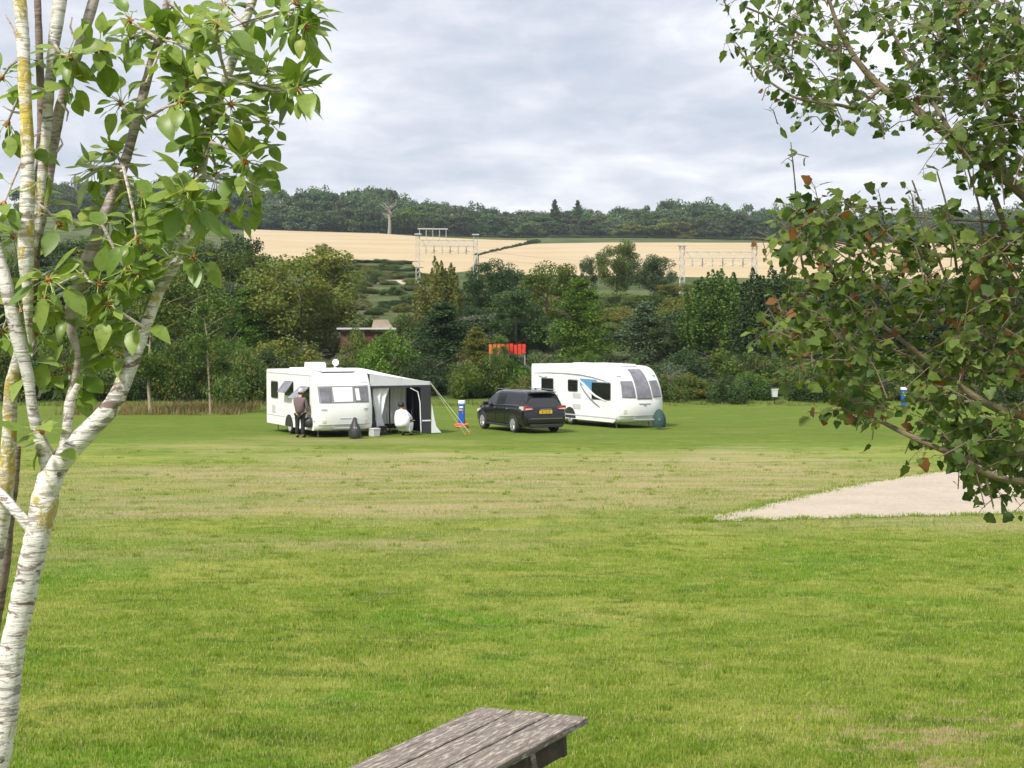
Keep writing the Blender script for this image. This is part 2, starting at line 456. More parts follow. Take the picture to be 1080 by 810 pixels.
def wood_mat():
    m, t, o = newmat('weathered wood')
    tcn = N(t, 'ShaderNodeTexCoord'); V = tcn.outputs['Object']
    gr = noise(t, V, 1.0, 6, 0.72, (3.5, 85, 85), None, 0.5)
    gr2 = noise(t, V, 1.0, 5, 0.65, (5, 22, 22), (2, 3, 4), 0.6)
    lich = noise(t, V, 30, 6, 0.75, (0.22, 1.3, 1))
    c = mix(t, step(t, gr, 0.30, 0.66), (0.060, 0.046, 0.038), (0.235, 0.195, 0.16))
    c = mix(t, mathn(t, 'MULTIPLY', step(t, gr2, 0.5, 0.7), 0.6), c, (0.03, 0.022, 0.018))
    c = mix(t, mathn(t, 'MULTIPLY', step(t, lich, 0.51, 0.60), 0.6), c, (0.52, 0.47, 0.38))
    mo = noise(t, V, 7, 5, 0.6, None, (7, 2, 1))
    c = mix(t, mathn(t, 'MULTIPLY', step(t, mo, 0.6, 0.72), 0.5), c, (0.17, 0.16, 0.06))
    p = N(t, 'ShaderNodeBsdfPrincipled'); p.inputs['Roughness'].default_value = 0.85
    t.links.new(c, p.inputs['Base Color'])
    t.links.new(bump(t, mathn(t, 'ADD', gr, lich), 0.8, 0.006), p.inputs['Normal'])
    t.links.new(p.outputs[0], o.inputs[0]); return m
def glassy(name, col, rough=0.08, spec=0.6):
    m, t, o = newmat(name)
    p = N(t, 'ShaderNodeBsdfPrincipled'); t.links.new(p.outputs[0], o.inputs[0])
    tcn = N(t, 'ShaderNodeTexCoord')
    n1 = noise(t, tcn.outputs['Object'], 2.5, 4, 0.6)
    t.links.new(mix(t, step(t, n1, 0.35, 0.7), col, tuple(c * 0.6 for c in col)), p.inputs['Base Color'])
    p.inputs['Roughness'].default_value = rough; p.inputs['Specular IOR Level'].default_value = spec
    return m

M = {}
M['white'] = paint('caravan white', (0.80, 0.80, 0.79), 0.32, dirt=0.25, dirt_col=(0.62, 0.61, 0.56), scale=1.4)
M['roofw'] = paint('roof white', (0.74, 0.74, 0.72), 0.45, dirt=0.5, dirt_col=(0.50, 0.49, 0.43), scale=1.2)
M['trim'] = paint('grey trim', (0.22, 0.23, 0.24), 0.5)
M['pale'] = paint('pale grey plastic', (0.50, 0.50, 0.51), 0.45)
M['black'] = paint('black plastic', (0.02, 0.02, 0.022), 0.55, dirt=0.3, dirt_col=(0.06, 0.06, 0.055))
M['rubber'] = paint('rubber', (0.025, 0.025, 0.025), 0.8)
M['alloy'] = paint('alloy wheel', (0.55, 0.56, 0.58), 0.32, 0.7)
M['steel'] = paint('galvanised steel', (0.46, 0.47, 0.47), 0.45, 0.5, dirt=0.4)
M['gantry'] = paint('pale gantry steel', (0.50, 0.50, 0.47), 0.6, 0.1, dirt=0.5)
M['glass_dark'] = glassy('tinted window', (0.010, 0.012, 0.014), 0.1, 0.4)
M['glass_grey'] = glassy('acrylic window', (0.19, 0.185, 0.21), 0.12)
M['blind'] = paint('white blind', (0.72, 0.72, 0.72), 0.6)
M['charcoal'] = paint('charcoal canvas', (0.035, 0.036, 0.042), 0.85, bmp=0.2)
M['canvas'] = paint('light grey canvas', (0.56, 0.57, 0.60), 0.85, dirt=0.3, bmp=0.2)
M['canvasw'] = paint('white canvas', (0.74, 0.75, 0.77), 0.8, dirt=0.25, bmp=0.2)
M['carblack'] = paint('black car paint', (0.006, 0.006, 0.009), 0.16, 0.0, dirt=0.3, dirt_col=(0.014, 0.013, 0.012), coat=0.35)
M['chrome'] = paint('chrome', (0.7, 0.7, 0.72), 0.12, 1.0)
M['tail'] = paint('tail lamp red', (0.32, 0.012, 0.012), 0.15, coat=0.8)
M['taillite'] = paint('tail lamp clear', (0.62, 0.55, 0.55), 0.15, coat=0.8)
M['plate'] = paint('yellow plate', (0.75, 0.47, 0.02), 0.4, dirt=0.05)
M['blue'] = paint('blue post paint', (0.012, 0.10, 0.42), 0.4)
M['bluegr'] = paint('blue side graphic', (0.10, 0.27, 0.47), 0.35)
M['postwhite'] = paint('post white', (0.78, 0.79, 0.8), 0.5)
M['orange'] = paint('orange cable', (0.75, 0.16, 0.025), 0.5)
M['red'] = paint('red paint', (0.62, 0.035, 0.012), 0.5, dirt=0.4, scale=1.0)
M['redor'] = paint('orange red paint', (0.60, 0.14, 0.03), 0.5, dirt=0.4)
M['brick'] = paint('brick red', (0.10, 0.030, 0.022), 0.85, scale=6)
M['rooftile'] = paint('sandy roof', (0.34, 0.28, 0.20), 0.8, dirt=0.5)
M['skin'] = paint('skin', (0.48, 0.27, 0.19), 0.55)
M['hair'] = paint('dark hair', (0.018, 0.014, 0.012), 0.6)
M['cap'] = paint('pale cap', (0.42, 0.42, 0.43), 0.8)
M['jacket'] = paint('grey jumper', (0.135, 0.095, 0.10), 0.9, bmp=0.3, scale=6)
M['trouser'] = paint('black trousers', (0.014, 0.014, 0.017), 0.85, bmp=0.2)
M['shirtw'] = paint('white shirt', (0.76, 0.76, 0.78), 0.85, bmp=0.3, scale=5)
M['green_cover'] = paint('dark green cover', (0.02, 0.06, 0.05), 0.8, dirt=0.6, dirt_col=(0.01, 0.01, 0.012), scale=5)
M['concrete'] = paint('concrete', (0.36, 0.35, 0.32), 0.9, dirt=0.4)
M['twig'] = paint('twig bark', (0.16, 0.115, 0.085), 0.8, dirt=0.6, scale=8)
M['trunk'] = paint('trunk bark', (0.15, 0.12, 0.09), 0.85, dirt=0.7, scale=6, bmp=0.6)
M['trunkpale'] = paint('pale trunk bark', (0.30, 0.25, 0.17), 0.85, dirt=0.5, scale=6, bmp=0.5)
M['deadwood'] = paint('dead wood', (0.27, 0.25, 0.20), 0.85, dirt=0.4)
M['branch'] = bark_mat('brown branch bark', (0.205, 0.165, 0.105), (0.09, 0.065, 0.045), (0.24, 0.23, 0.12), 0.6, 0.35)
M['birch'] = bark_mat('white bark', (0.72, 0.69, 0.65), (0.13, 0.095, 0.08), (0.60, 0.48, 0.12), 0.525, 1.0)
M['birchy'] = bark_mat('white bark with yellow lichen', (0.74, 0.70, 0.64), (0.15, 0.12, 0.10), (0.66, 0.50, 0.09), 0.475, 0.9)
M['birchd'] = bark_mat('dark peeling bark', (0.25, 0.19, 0.16), (0.05, 0.035, 0.03), (0.50, 0.45, 0.36), 0.61, 0.7)
M['birchm'] = bark_mat('grey brown bark', (0.50, 0.43, 0.40), (0.13, 0.09, 0.08), (0.62, 0.52, 0.22), 0.62, 0.8)
M['wood'] = wood_mat()
M['under'] = paint('dark brown wood', (0.045, 0.032, 0.024), 0.85, dirt=0.8, dirt_col=(0.10, 0.08, 0.06), scale=9)  # mottled brown, darker than the planks, for the beams and aprons under the table top
M['ground'] = ground_mat(); M['blade'] = blade_mat(); M['wheat'] = wheat_mat(); M['gravel'] = gravel_mat()
M['tuft'] = foliage('grass tuft', (0.12, 0.20, 0.012), (0.26, 0.34, 0.05), None, 0.4, 0.6, 0.0, 0.0)
M['longgrassg'] = foliage('long green grass', (0.07, 0.12, 0.03), (0.16, 0.17, 0.06), None, 0.25, 0.8, 0.05, 0.0)
M['longgrass'] = foliage('long dry grass', (0.12, 0.14, 0.04), (0.30, 0.23, 0.11), None, 0.25, 0.8, 0.15, 0.0)
# tree foliage kinds
FOL = {
 'broad': foliage('broadleaf', (0.045, 0.091, 0.012), (0.096, 0.146, 0.023), (0.121, 0.141, 0.026), 0.28),
 'olive': foliage('olive broadleaf', (0.086, 0.121, 0.018), (0.157, 0.181, 0.033), (0.181, 0.157, 0.030), 0.28),
 'dark':  foliage('dark foliage', (0.023, 0.050, 0.012), (0.050, 0.093, 0.018), None, 0.2),
 'bright':foliage('bright foliage', (0.061, 0.126, 0.014), (0.131, 0.211, 0.026), (0.045, 0.091, 0.014), 0.3),
 'blue':  foliage('grey green needles', (0.076, 0.116, 0.055), (0.111, 0.151, 0.081), None, 0.2),
 'gold':  foliage('turning foliage', (0.161, 0.146, 0.030), (0.231, 0.191, 0.050), None, 0.3),
 'pale':  foliage('pale scrub foliage', (0.121, 0.136, 0.066), (0.191, 0.191, 0.096), None, 0.3),
 'wood':  foliage('distant wood', (0.050, 0.096, 0.028), (0.086, 0.136, 0.040), (0.055, 0.086, 0.030), 0.2, objvar=0.9),
}
M['leafL'] = foliage('broad leaf green', (0.135, 0.225, 0.035), (0.290, 0.370, 0.085), None, 0.42, 0.38, 0.0, 0.0, 0.4, spots=True)
M['leafY'] = foliage('yellowing leaf', (0.33, 0.35, 0.05), (0.26, 0.32, 0.05), None, 0.42, 0.45, 0.0, 0.0, 0.4)
M['leafR'] = foliage('lobed leaf green', (0.040, 0.085, 0.016), (0.150, 0.205, 0.040), None, 0.38, 0.5, 0.012, 0.0, 0.25, spots=True)
M['leafRd'] = foliage('lobed leaf in late summer', (0.036, 0.074, 0.014), (0.160, 0.205, 0.040), None, 0.32, 0.55, 0.12, 0.0, 0.2, spots=True)
M['stalk'] = paint('green leaf stalk', (0.34, 0.40, 0.10), 0.6)
M['bud'] = paint('brown bud scales', (0.33, 0.13, 0.045), 0.7, dirt=0.5, dirt_col=(0.1, 0.04, 0.02), scale=30)

# ------------------------------------------------------------------ ground, fields, gravel
def build_ground():
    ys = list(np.linspace(-60, 72, 23)) + list(np.linspace(74, 100, 14)) + list(np.linspace(106, 600, 84)) + list(np.linspace(610, 760, 16)) + [800, 900, 1100, 1500, 2200, 3500, 6000]
    xs = [-5000, -2500, -1200, -700, -450] + list(np.linspace(-350, 350, 71)) + [450, 700, 1200, 2500, 5000]
    V = []; Fq = []
    for y in ys:
        for x in xs: V.append((x, y, gz(x, y)))
    n = len(xs)
    for j in range(len(ys) - 1):
        for i in range(n - 1): Fq.append((j * n + i, j * n + i + 1, (j + 1) * n + i + 1, (j + 1) * n + i))
    o = np_mesh('ground', np.array(V), np.array(Fq), M['ground'], smooth=True)
    tag(o, None, None, None, 'structure')
build_ground()

def strip(name, cols, top, bot, mat, lift, rows=24):
    """a sheet on the hillside whose upper and lower edges were surveyed as sight lines"""
    V = []; Fq = []
    for c in cols:
        ty = np.interp(c, [p[0] for p in top], [p[1] for p in top]); by = np.interp(c, [p[0] for p in bot], [p[1] for p in bot])
        pt, pb = hit(c, ty), hit(c, by)
        if pt.y > 596: pt = on_ground(c, 596)
        for k in range(rows + 1):
            f = k / rows
            x = pb.x + (pt.x - pb.x) * f; y = pb.y + (pt.y - pb.y) * f
            V.append((x, y, gz(x, y) + (lift if 0 < k < rows else -.5)))
    r = rows + 1
    for i in range(len(cols) - 1):
        for k in range(rows): Fq.append((i * r + k, (i + 1) * r + k, (i + 1) * r + k + 1, i * r + k + 1))
    o = np_mesh(name, np.array(V), np.array(Fq), mat, smooth=True)
    return tag(o, None, None, None, 'structure')
strip('wheat_field', list(range(258, 564, 6)), [(150, 236), (280, 240), (350, 243), (440, 250), (520, 254), (564, 255)],
      [(150, 276), (430, 275), (448, 292), (500, 286), (501, 270), (520, 265.5), (564, 256)], M['wheat'], 0.45, 40)
strip('wheat_field', list(range(505, 1420, 8)), [(505, 271), (530, 264), (562, 258), (640, 256.5), (870, 257), (1420, 259)],
      [(505, 290), (700, 293), (870, 296), (1420, 296)], M['wheat'], 0.45, 30)
# pale track glimpsed under the hedge
strip('track', list(range(366, 436, 6)), [(366, 296), (436, 297)], [(366, 300), (436, 300)], M['gravel'], 0.3, 6)
# gravel pitch
def gravel():
    edge_far = [(741, 549), (752, 545), (800, 535), (850, 523), (905, 511), (1000, 496.5), (1040, 490), (1100, 481), (1300, 455)]
    edge_near = [(741, 549.5), (752, 550), (800, 549), (870, 547), (950, 545), (1000, 544), (1040, 543), (1100, 541.5), (1300, 538)]
    r2 = random.Random(5)
    V = []; Fq = []; cols = np.linspace(741, 1300, 260)
    rows = 4
    for c in cols:
        a_ = hit(c, np.interp(c, *zip(*edge_far)) + r2.uniform(-1.3, 1.3)); b_ = hit(c, np.interp(c, *zip(*edge_near)) + r2.uniform(-1.3, 1.0))
        for k in range(rows + 1):
            q = b_.lerp(a_, k / rows); V.append((q.x, q.y, gz(q.x, q.y) + 0.012))
    r = rows + 1
    for i in range(len(cols) - 1):
        for k in range(rows): Fq.append((i * r + k, (i + 1) * r + k, (i + 1) * r + k + 1, i * r + k + 1))
    tag(np_mesh('gravel_path', np.array(V), np.array(Fq), M['gravel']), None, None, None, 'structure')
gravel()

def blades(name, n, ylo, yhi, hmin, hmax, w, mat, xpad=1.5, power=1.0, xr=None, kind='stuff', label=None, cat=None, clump=0):
    u = rng.random(n)
    y = ylo + (yhi - ylo) * u ** power
    half = 540 / F * y + xpad
    x = (rng.random(n) * 2 - 1) * half if xr is None else xr[0] + rng.random(n) * (xr[1] - xr[0])
    if clump == -1:
        ea = [hit(q_, w_) for q_, w_ in ((741, 549.3), (800, 535), (850, 523), (905, 511), (1000, 496.5), (1100, 481))]; eb = [hit(q_, w_) for q_, w_ in ((741, 549.5), (752, 550), (870, 547), (1000, 544), (1100, 541.5))]
        for i_ in range(n):
            E_ = ea if rng.random() < .5 else eb; k_ = int(rng.integers(0, len(E_) - 1)); p_ = E_[k_].lerp(E_[k_ + 1], float(rng.random()))
            x[i_] = p_.x + rng.normal(0, .12) + .15 * math.sin(p_.y * 9 + p_.x * 4); y[i_] = p_.y + rng.normal(0, .10) + .12 * math.sin(p_.x * 6)
    if clump > 0:
        k = rng.integers(0, clump, n); cx_ = x[:clump][k]; cy_ = y[:clump][k]; sg_ = 0.16 if name != 'grass_tufts' else (rng.random(clump) ** 2 * 0.22 + 0.03)[k]
        x = cx_ + rng.normal(0, 1, n) * sg_ * 1.6; y = cy_ + rng.normal(0, 1, n) * sg_
    if name in ('grass', 'grass_tufts'):   # none on the gravel
        poly = [tuple(hit(a_, b_).xy) for a_, b_ in ((741, 549), (850, 523), (905, 511), (1000, 496.5), (1100, 481), (1300, 455), (1300, 538), (1100, 541.5), (1000, 544), (870, 547), (752, 550))]
        c_ = np.zeros(n, bool); j_ = len(poly) - 1
        for i_ in range(len(poly)):
            (xi, yi), (xj, yj) = poly[i_], poly[j_]
            if yi != yj: c_ ^= ((yi > y) != (yj > y)) & (x < (xj - xi) * (y - yi) / (yj - yi) + xi)
            j_ = i_
        x = x[~c_]; y = y[~c_]; n = len(x)
    z = 0.9 - 0.013 * np.minimum(y, 66)
    h = hmin + (hmax - hmin) * rng.random(n) ** 1.5
    an = rng.random(n) * np.pi * 2
    lean = rng.normal(0, 0.45, n) * h; la = rng.random(n) * np.pi * 2
    dx, dy = np.cos(an) * w, np.sin(an) * w
    mx_, my_ = x + np.cos(la) * lean * 0.4, y + np.sin(la) * lean * 0.4
    tx, ty = x + np.cos(la) * lean, y + np.sin(la) * lean
    V = np.stack([np.stack([x - dx, y - dy, z - 0.004], 1), np.stack([x + dx, y + dy, z - 0.004], 1),
                  np.stack([mx_ + dx * 0.7, my_ + dy * 0.7, z + h * 0.6], 1), np.stack([mx_ - dx * 0.7, my_ - dy * 0.7, z + h * 0.6], 1),
                  np.stack([tx, ty, z + h], 1)], 1).reshape(-1, 3)
    b = np.arange(n)[:, None] * 5
    T = np.concatenate([b + np.array([[0, 1, 2]]), b + np.array([[0, 2, 3]]), b + np.array([[3, 2, 4]])], 0)
    o = np_mesh(name, V, T, mat)
    return tag(o, label, cat, None, kind)
blades('grass', 520000, 8.0, 40, 0.018, 0.05, 0.0042, M['blade'], power=1.45, label='short mown green grass of the camping field', cat='grass')
blades('grass_tufts', 90000, 8.0, 46, 0.03, 0.085, 0.0045, M['tuft'], power=2.2, label='darker tufts of longer grass dotted over the near field', cat='grass', clump=1900)
blades('gravel_edge_grass', 5000, 24, 40, 0.03, 0.10, 0.006, M['tuft'], xr=(0, 1), label='grass creeping over the edge of the gravel', cat='grass', clump=-1)
blades('long_grass', 16000, 76, 81, 0.08, 0.35, 0.018, M['longgrassg'], xr=(-32, 36), label='rough long grass along the foot of the hedge', cat='grass', clump=700)
blades('rough_grass', 6500, 68.5, 76, 0.08, 0.5, 0.018, M['longgrass'], xr=(-22, -13.5), label='dry brown long grass left of the white caravans', cat='grass', clump=420)

# ------------------------------------------------------------------ trees
def leaf_cloud(pts, nrm, size, aspect=0.6, seed=0, jitter=0.9):
    r = np.random.default_rng(seed); n = len(pts)
    nr = nrm + r.normal(0, jitter, (n, 3)); nr /= np.linalg.norm(nr, axis=1, keepdims=True) + 1e-9
    rd = r.normal(0, 1, (n, 3)); t = np.cross(nr, rd); t /= np.linalg.norm(t, axis=1, keepdims=True) + 1e-9
    b = np.cross(nr, t)
    s = size * (0.6 + 0.8 * r.random(n))[:, None]
    V = np.stack([pts - t * s, pts + b * s * aspect + nr * s * 0.2, pts + t * s, pts - b * s * aspect + nr * s * 0.2], 1).reshape(-1, 3)
    Fq = np.arange(n * 4).reshape(n, 4)
    return V, Fq
def crown_mesh(name, kind, H, Rr, base, n, leaf, mat, seed):
    """leafy crown of many clumps of leaf sprays; kinds differ in outline"""
    r = np.random.default_rng(seed); P = []; Nn = []
    if kind == 'round':
        nc = 46
        for i in range(nc):
            d = r.normal(0, 1, 3); d /= np.linalg.norm(d); rad = 0.45 + 0.5 * r.random() ** 0.6
            wob = 1 + 0.22 * math.sin(3 * math.atan2(d[1], d[0]) + seed) + r.normal(0, 0.08)
            c = np.array([d[0] * Rr * rad * wob, d[1] * Rr * rad * wob, base + (H - base) * (0.5 + 0.45 * d[2] * rad)])
            cr_ = Rr * r.uniform(0.2, 0.38)
            k = n // nc; q = r.normal(0, 1, (k, 3)); q /= np.linalg.norm(q, axis=1, keepdims=True)
            P.append(c + q * (cr_ * r.random((k, 1)) ** 0.35) * np.array([1, 1, 0.75])); Nn.append(q + np.array([0, 0, 0.4]))
    elif kind == 'bush':
        nc = 40
        for i in range(nc):
            an = r.random() * 6.283; f = r.random() ** 0.5; hh = (1 - f * f * 0.75) * r.uniform(0.25, 0.95)
            c = np.array([math.cos(an) * Rr * f * 0.85, math.sin(an) * Rr * f * 0.85, H * hh * 0.9])
            cr_ = Rr * r.uniform(0.18, 0.34)
            k = n // nc; q = r.normal(0, 1, (k, 3)); q /= np.linalg.norm(q, axis=1, keepdims=True)
            p = c + q * (cr_ * r.random((k, 1)) ** 0.35) * np.array([1, 1, 1.0]); p[:, 2] = np.maximum(p[:, 2], 0.02)
            P.append(p); Nn.append(q + np.array([0, 0, 0.4]))
    elif kind == 'plume':
        nc = 60
        for i in range(nc):
            an = r.random() * 6.283; f = r.random() ** 0.6
            x0, y0 = math.cos(an) * Rr * f * 0.8, math.sin(an) * Rr * f * 0.8
            top = H * (1 - 0.45 * f * f) * r.uniform(0.7, 1.0); bot = max(base * 0.6, top - H * r.uniform(0.25, 0.5))
            k = n // nc; u = r.random(k) ; an2 = r.random(k) * 6.283
            wd = Rr * 0.17 * np.sin(np.clip(1 - u, 0.03, 1) * 2.4) * (0.5 + 0.5 * r.random(k))
            p = np.stack([x0 * (0.75 + 0.35 * u) + np.cos(an2) * wd, y0 * (0.75 + 0.35 * u) + np.sin(an2) * wd, bot + (top - bot) * u], 1)
            P.append(p); Nn.append(np.stack([np.cos(an2), np.sin(an2), 0.5 + 0 * u], 1))
    elif kind == 'conifer':
        nl = 70
        for i in range(nl):
            f = r.random() ** 0.85; z = base + (H - base) * f; L = Rr * (1 - f) ** 0.75 * r.uniform(0.6, 1.1) + 0.12
            an = r.random() * 6.283; k = n // nl; u = r.random(k)
            sp = 0.16 * L + 0.1
            p = np.stack([math.cos(an) * L * u, math.sin(an) * L * u, z + 0.12 * L * u - 0.1 * u], 1) + r.normal(0, 1, (k, 3)) * sp * np.array([1, 1, 0.5])
            P.append(p); Nn.append(r.normal(0, 1, (k, 3)) + np.array([0, 0, 0.8]))
    elif kind == 'thin':
        nc = 34
        for i in range(nc):
            f = r.random(); z = base + (H - base) * f
            w_ = Rr * math.sin(math.pi * min(0.98, 0.12 + 0.85 * (1 - f))) ; an = r.random() * 6.283; rr_ = w_ * r.random() ** 0.6
            c = np.array([math.cos(an) * rr_, math.sin(an) * rr_, z]); k = n // nc
            P.append(c + r.normal(0, 1, (k, 3)) * np.array([0.32, 0.32, 0.22]) * Rr * 0.42); Nn.append(r.normal(0, 1, (k, 3)) + np.array([0, 0, 0.5]))
    P = np.concatenate(P); Nn = np.concatenate(Nn)
    Nn /= np.linalg.norm(Nn, axis=1, keepdims=True) + 1e-9
    V, Fq = leaf_cloud(P, Nn, leaf, 0.55, seed)
    return V, Fq
def make_tree(name, label, cat, kind, H, Rr, base, n, leaf, fol, seed, trunk='trunk', tr=0.12, group=None):
    root = thing(name, label, cat, (0, 0, 0), 0, group)
    r = random.Random(seed)
    mb = MB(); lean = (r.uniform(-.3, .3), r.uniform(-.3, .3))
    top = H * (0.9 if kind in ('conifer', 'thin') else 0.7)
    pts = [(lean[0] * f * f + r.uniform(-.04, .04), lean[1] * f * f + r.uniform(-.04, .04), top * f - 0.15) for f in (0, .1, .25, .45, .7, 1)]
    mb.tube(pts, [tr * 1.5, tr * 1.1, tr, tr * .8, tr * .5, tr * .15], 8, jitter=0.08)
    for i in range(9):
        f = r.uniform(0.3, 0.85); z = top * f; an = r.uniform(0, 6.283); L = Rr * r.uniform(0.5, 0.85)
        a0 = (lean[0] * f * f, lean[1] * f * f, z)
        mb.tube([a0, (a0[0] + math.cos(an) * L * .5, a0[1] + math.sin(an) * L * .5, z + L * .35), (a0[0] + math.cos(an) * L, a0[1] + math.sin(an) * L, z + L * .6)], [tr * .45, tr * .28, tr * .08], 5)
    mb.build('trunk', M[trunk], root, smooth=True)
    V, Fq = crown_mesh(name, kind, H, Rr, base, n, leaf, FOL[fol], seed)
    np_mesh('crown', V, Fq, FOL[fol], root)
    return root
LIB = {}
def proto(key, *args, **kw):
    LIB[key] = [args, kw, None]
def get_tree(key, fol, loc, rz, sc, name, label, cat, group=None, trunk='trunk'):
    """first use builds the tree, later uses copy it (crown mesh shared, foliage kind chosen per copy)"""
    k = (key, fol, trunk)
    if k not in LIBT:
        kind, H, Rr, base, n, leaf, seed, tr = SHAPES[key]
        LIBT[k] = make_tree(name, label, cat, kind, H, Rr, base, n, leaf, fol, seed, trunk, tr, group)
        r = LIBT[k]; r.location = loc; r.rotation_euler = (0, 0, rz); r.scale = sc
        return r
    r = dup(LIBT[k], loc, rz, sc)
    r.name = name
    r['label'] = label; r['category'] = cat
    if group: r['group'] = group
    elif 'group' in r.keys(): del r['group']
    return r
REG = []
COLN = {'broad': 'mid green', 'olive': 'olive green', 'dark': 'dark green', 'bright': 'bright green', 'blue': 'grey green', 'pale': 'pale green', 'gold': 'yellowing', 'wood': 'dark green'}
LIBT = {}
SHAPES = {  # kind, height, radius, crown base, leaves, leaf size, seed, trunk radius
 'round1': ('round', 8, 3.0, 1.3, 14725, 0.092, 11, .13), 'round2': ('round', 8, 2.7, 0.9, 14725, 0.088, 12, .13), 'round3': ('round', 8, 3.3, 1.0, 16275, 0.096, 13, .14),
 'bush1': ('bush', 3.2, 2.3, 0, 10850, 0.072, 21, .06), 'bush2': ('bush', 3.2, 2.0, 0, 10075, 0.068, 22, .06), 'bush3': ('bush', 3.2, 2.6, 0, 11625, 0.076, 23, .06),
 'plume1': ('plume', 7, 2.7, 0.4, 18600, 0.080, 31, .11), 'plume2': ('plume', 7, 2.3, 0.4, 17050, 0.080, 32, .11),
 'conif1': ('conifer', 8, 2.9, 0.5, 17050, 0.088, 41, .12), 'conif2': ('conifer', 8, 2.5, 0.5, 15500, 0.080, 42, .12),
 'thin1': ('thin', 6.5, 1.7, 1.4, 5580, 0.068, 51, .055), 'thin2': ('thin', 6.5, 1.5, 1.0, 5580, 0.068, 52, .05),
 'wood1': ('round', 15, 5.6, -.5, 4200, 0.40, 61, .3), 'wood2': ('bush', 15, 5.2, 0, 4200, 0.40, 62, .3), 'wood3': ('round', 15, 6.2, -.5, 4600, 0.42, 63, .3),
 'pine': ('conifer', 14, 3.8, 4.0, 2200, 0.40, 64, .25),
}
HH = {k: v[1] for k, v in SHAPES.items()}; RW = {k: v[2] for k, v in SHAPES.items()}
def tree_px(key, fol, px, y, topy, wpx, name, label, cat, group=None, trunk='trunk', rz=None):
    """a tree standing at distance y on the ground, sized so that its top and width match the survey"""
    g = on_ground(px, y)
    ztop = at(px, topy, y).z
    h = max(0.8, ztop - g.z)
    s = h / HH[key]; w = wpx / F * y / 2 / RW[key]
    o = get_tree(key, fol, g, random.uniform(0, 6.28) if rz is None else rz, (w, w, s), name, label, cat, group, trunk)
    if group: REG.append((o, px, y, fol, group))
    return o

# far wood on the ridge: every tree its own object
rw = random.Random(99)
ridge = [(-200, 196), (0, 188), (80, 184), (180, 187), (290, 193), (360, 195), (400, 192), (440, 204), (500, 211), (545, 217), (580, 219), (640, 217), (680, 211), (705, 207), (760, 208), (800, 211), (860, 213), (960, 216), (1100, 212), (1300, 210)]
LW = 'dark broadleaf tree in the distant wood that lines the ridge'
GW = 'trees of the wood along the ridge'
nwood = 0
for row, (yy, dpx, frac) in enumerate([(606, 16, 0.62), (640, 17, 0.80), (680, 15, 0.93), (730, 15, 1.0)]):
    px = 20 + row * 5
    while px < 1130:
        top = np.interp(px, [p[0] for p in ridge], [p[1] for p in ridge])
        y_ = yy + rw.uniform(-12, 12)
        if px > 830: y_ += 120
        g = on_ground(px, y_); basep = 350 - (g.z - CAMZ) / y_ * F
        ty = basep + (top - basep) * frac + rw.uniform(-1.8, 4.5)
        if row == 0: ty = max(ty, top + 8 + rw.uniform(0, 9))
        k = rw.choice(['wood1', 'wood2', 'wood3']); f = 'wood'
        if 60 <= px or row > 1:
            tree_px(k, f, px, y_, ty, rw.uniform(24, 40), 'woodland_tree', LW, 'tree', GW, rz=rw.uniform(0, 6)); nwood += 1
        px += dpx * rw.uniform(0.8, 1.25)
# the ones that stand out of the wood
for px, ty, w, lb in ((585, 211, 17, 'left of the two pointed pines on the skyline above the wood'), (609, 212, 20, 'right of the two pointed pines on the skyline above the wood')):
    tree_px('pine', 'dark', px, 640, ty, w, 'pine_tree', lb, 'tree')
tree_px('wood3', 'bright', 430, 600, 218, 44, 'oak_tree', 'rounded mid green tree right of the pale dead tree', 'tree')
for px, ty, w in ((704, 230, 44), (664, 233, 40), (722, 236, 30)):
    tree_px('wood3', 'olive', px, 596, ty, w, 'oak_tree', {704: 'broad tree in front of the ridge wood, centre of the three', 664: 'left of the three broad trees in front of the ridge wood', 722: 'small broad tree in front of the ridge wood, rightmost of three'}[px], 'tree')
# pale dead tree
dt = thing('dead_tree', 'pale bare dead tree standing at the edge of the ridge wood', 'tree', on_ground(411, 592))
mb = MB(); rr = random.Random(3)
mb.tube([(0, 0, -1), (.2, 0, 4), (0, .2, 8), (.5, 0, 12)], [.9, .65, .5, .25], 8)
mb.build('trunk', M['deadwood'], dt, smooth=True)
mb = MB()
for i in range(22):
    z = rr.uniform(4.5, 12); an = rr.uniform(0, 6.28); L = rr.uniform(1.8, 4.2) * (1.25 - z / 24)
    p1 = Vector((math.cos(an) * L * .55, math.sin(an) * L * .55, z + L * .35)); p2 = Vector((math.cos(an) * L, math.sin(an) * L, z + L * rr.uniform(.5, .9)))
    mb.tube([(.2, 0, z), p1, p2], [.24, .15, .06], 5)
    for k in range(6):
        a2 = an + rr.uniform(-1.2, 1.2); l2 = rr.uniform(.8, 2.0); b_ = p1.lerp(p2, rr.random())
        mb.tube([b_, b_ + Vector((math.cos(a2) * l2 * .6, math.sin(a2) * l2 * .6, l2 * rr.uniform(.1, .8)))], [.09, .03], 4)
mb.build('limbs', M['deadwood'], dt, smooth=True)

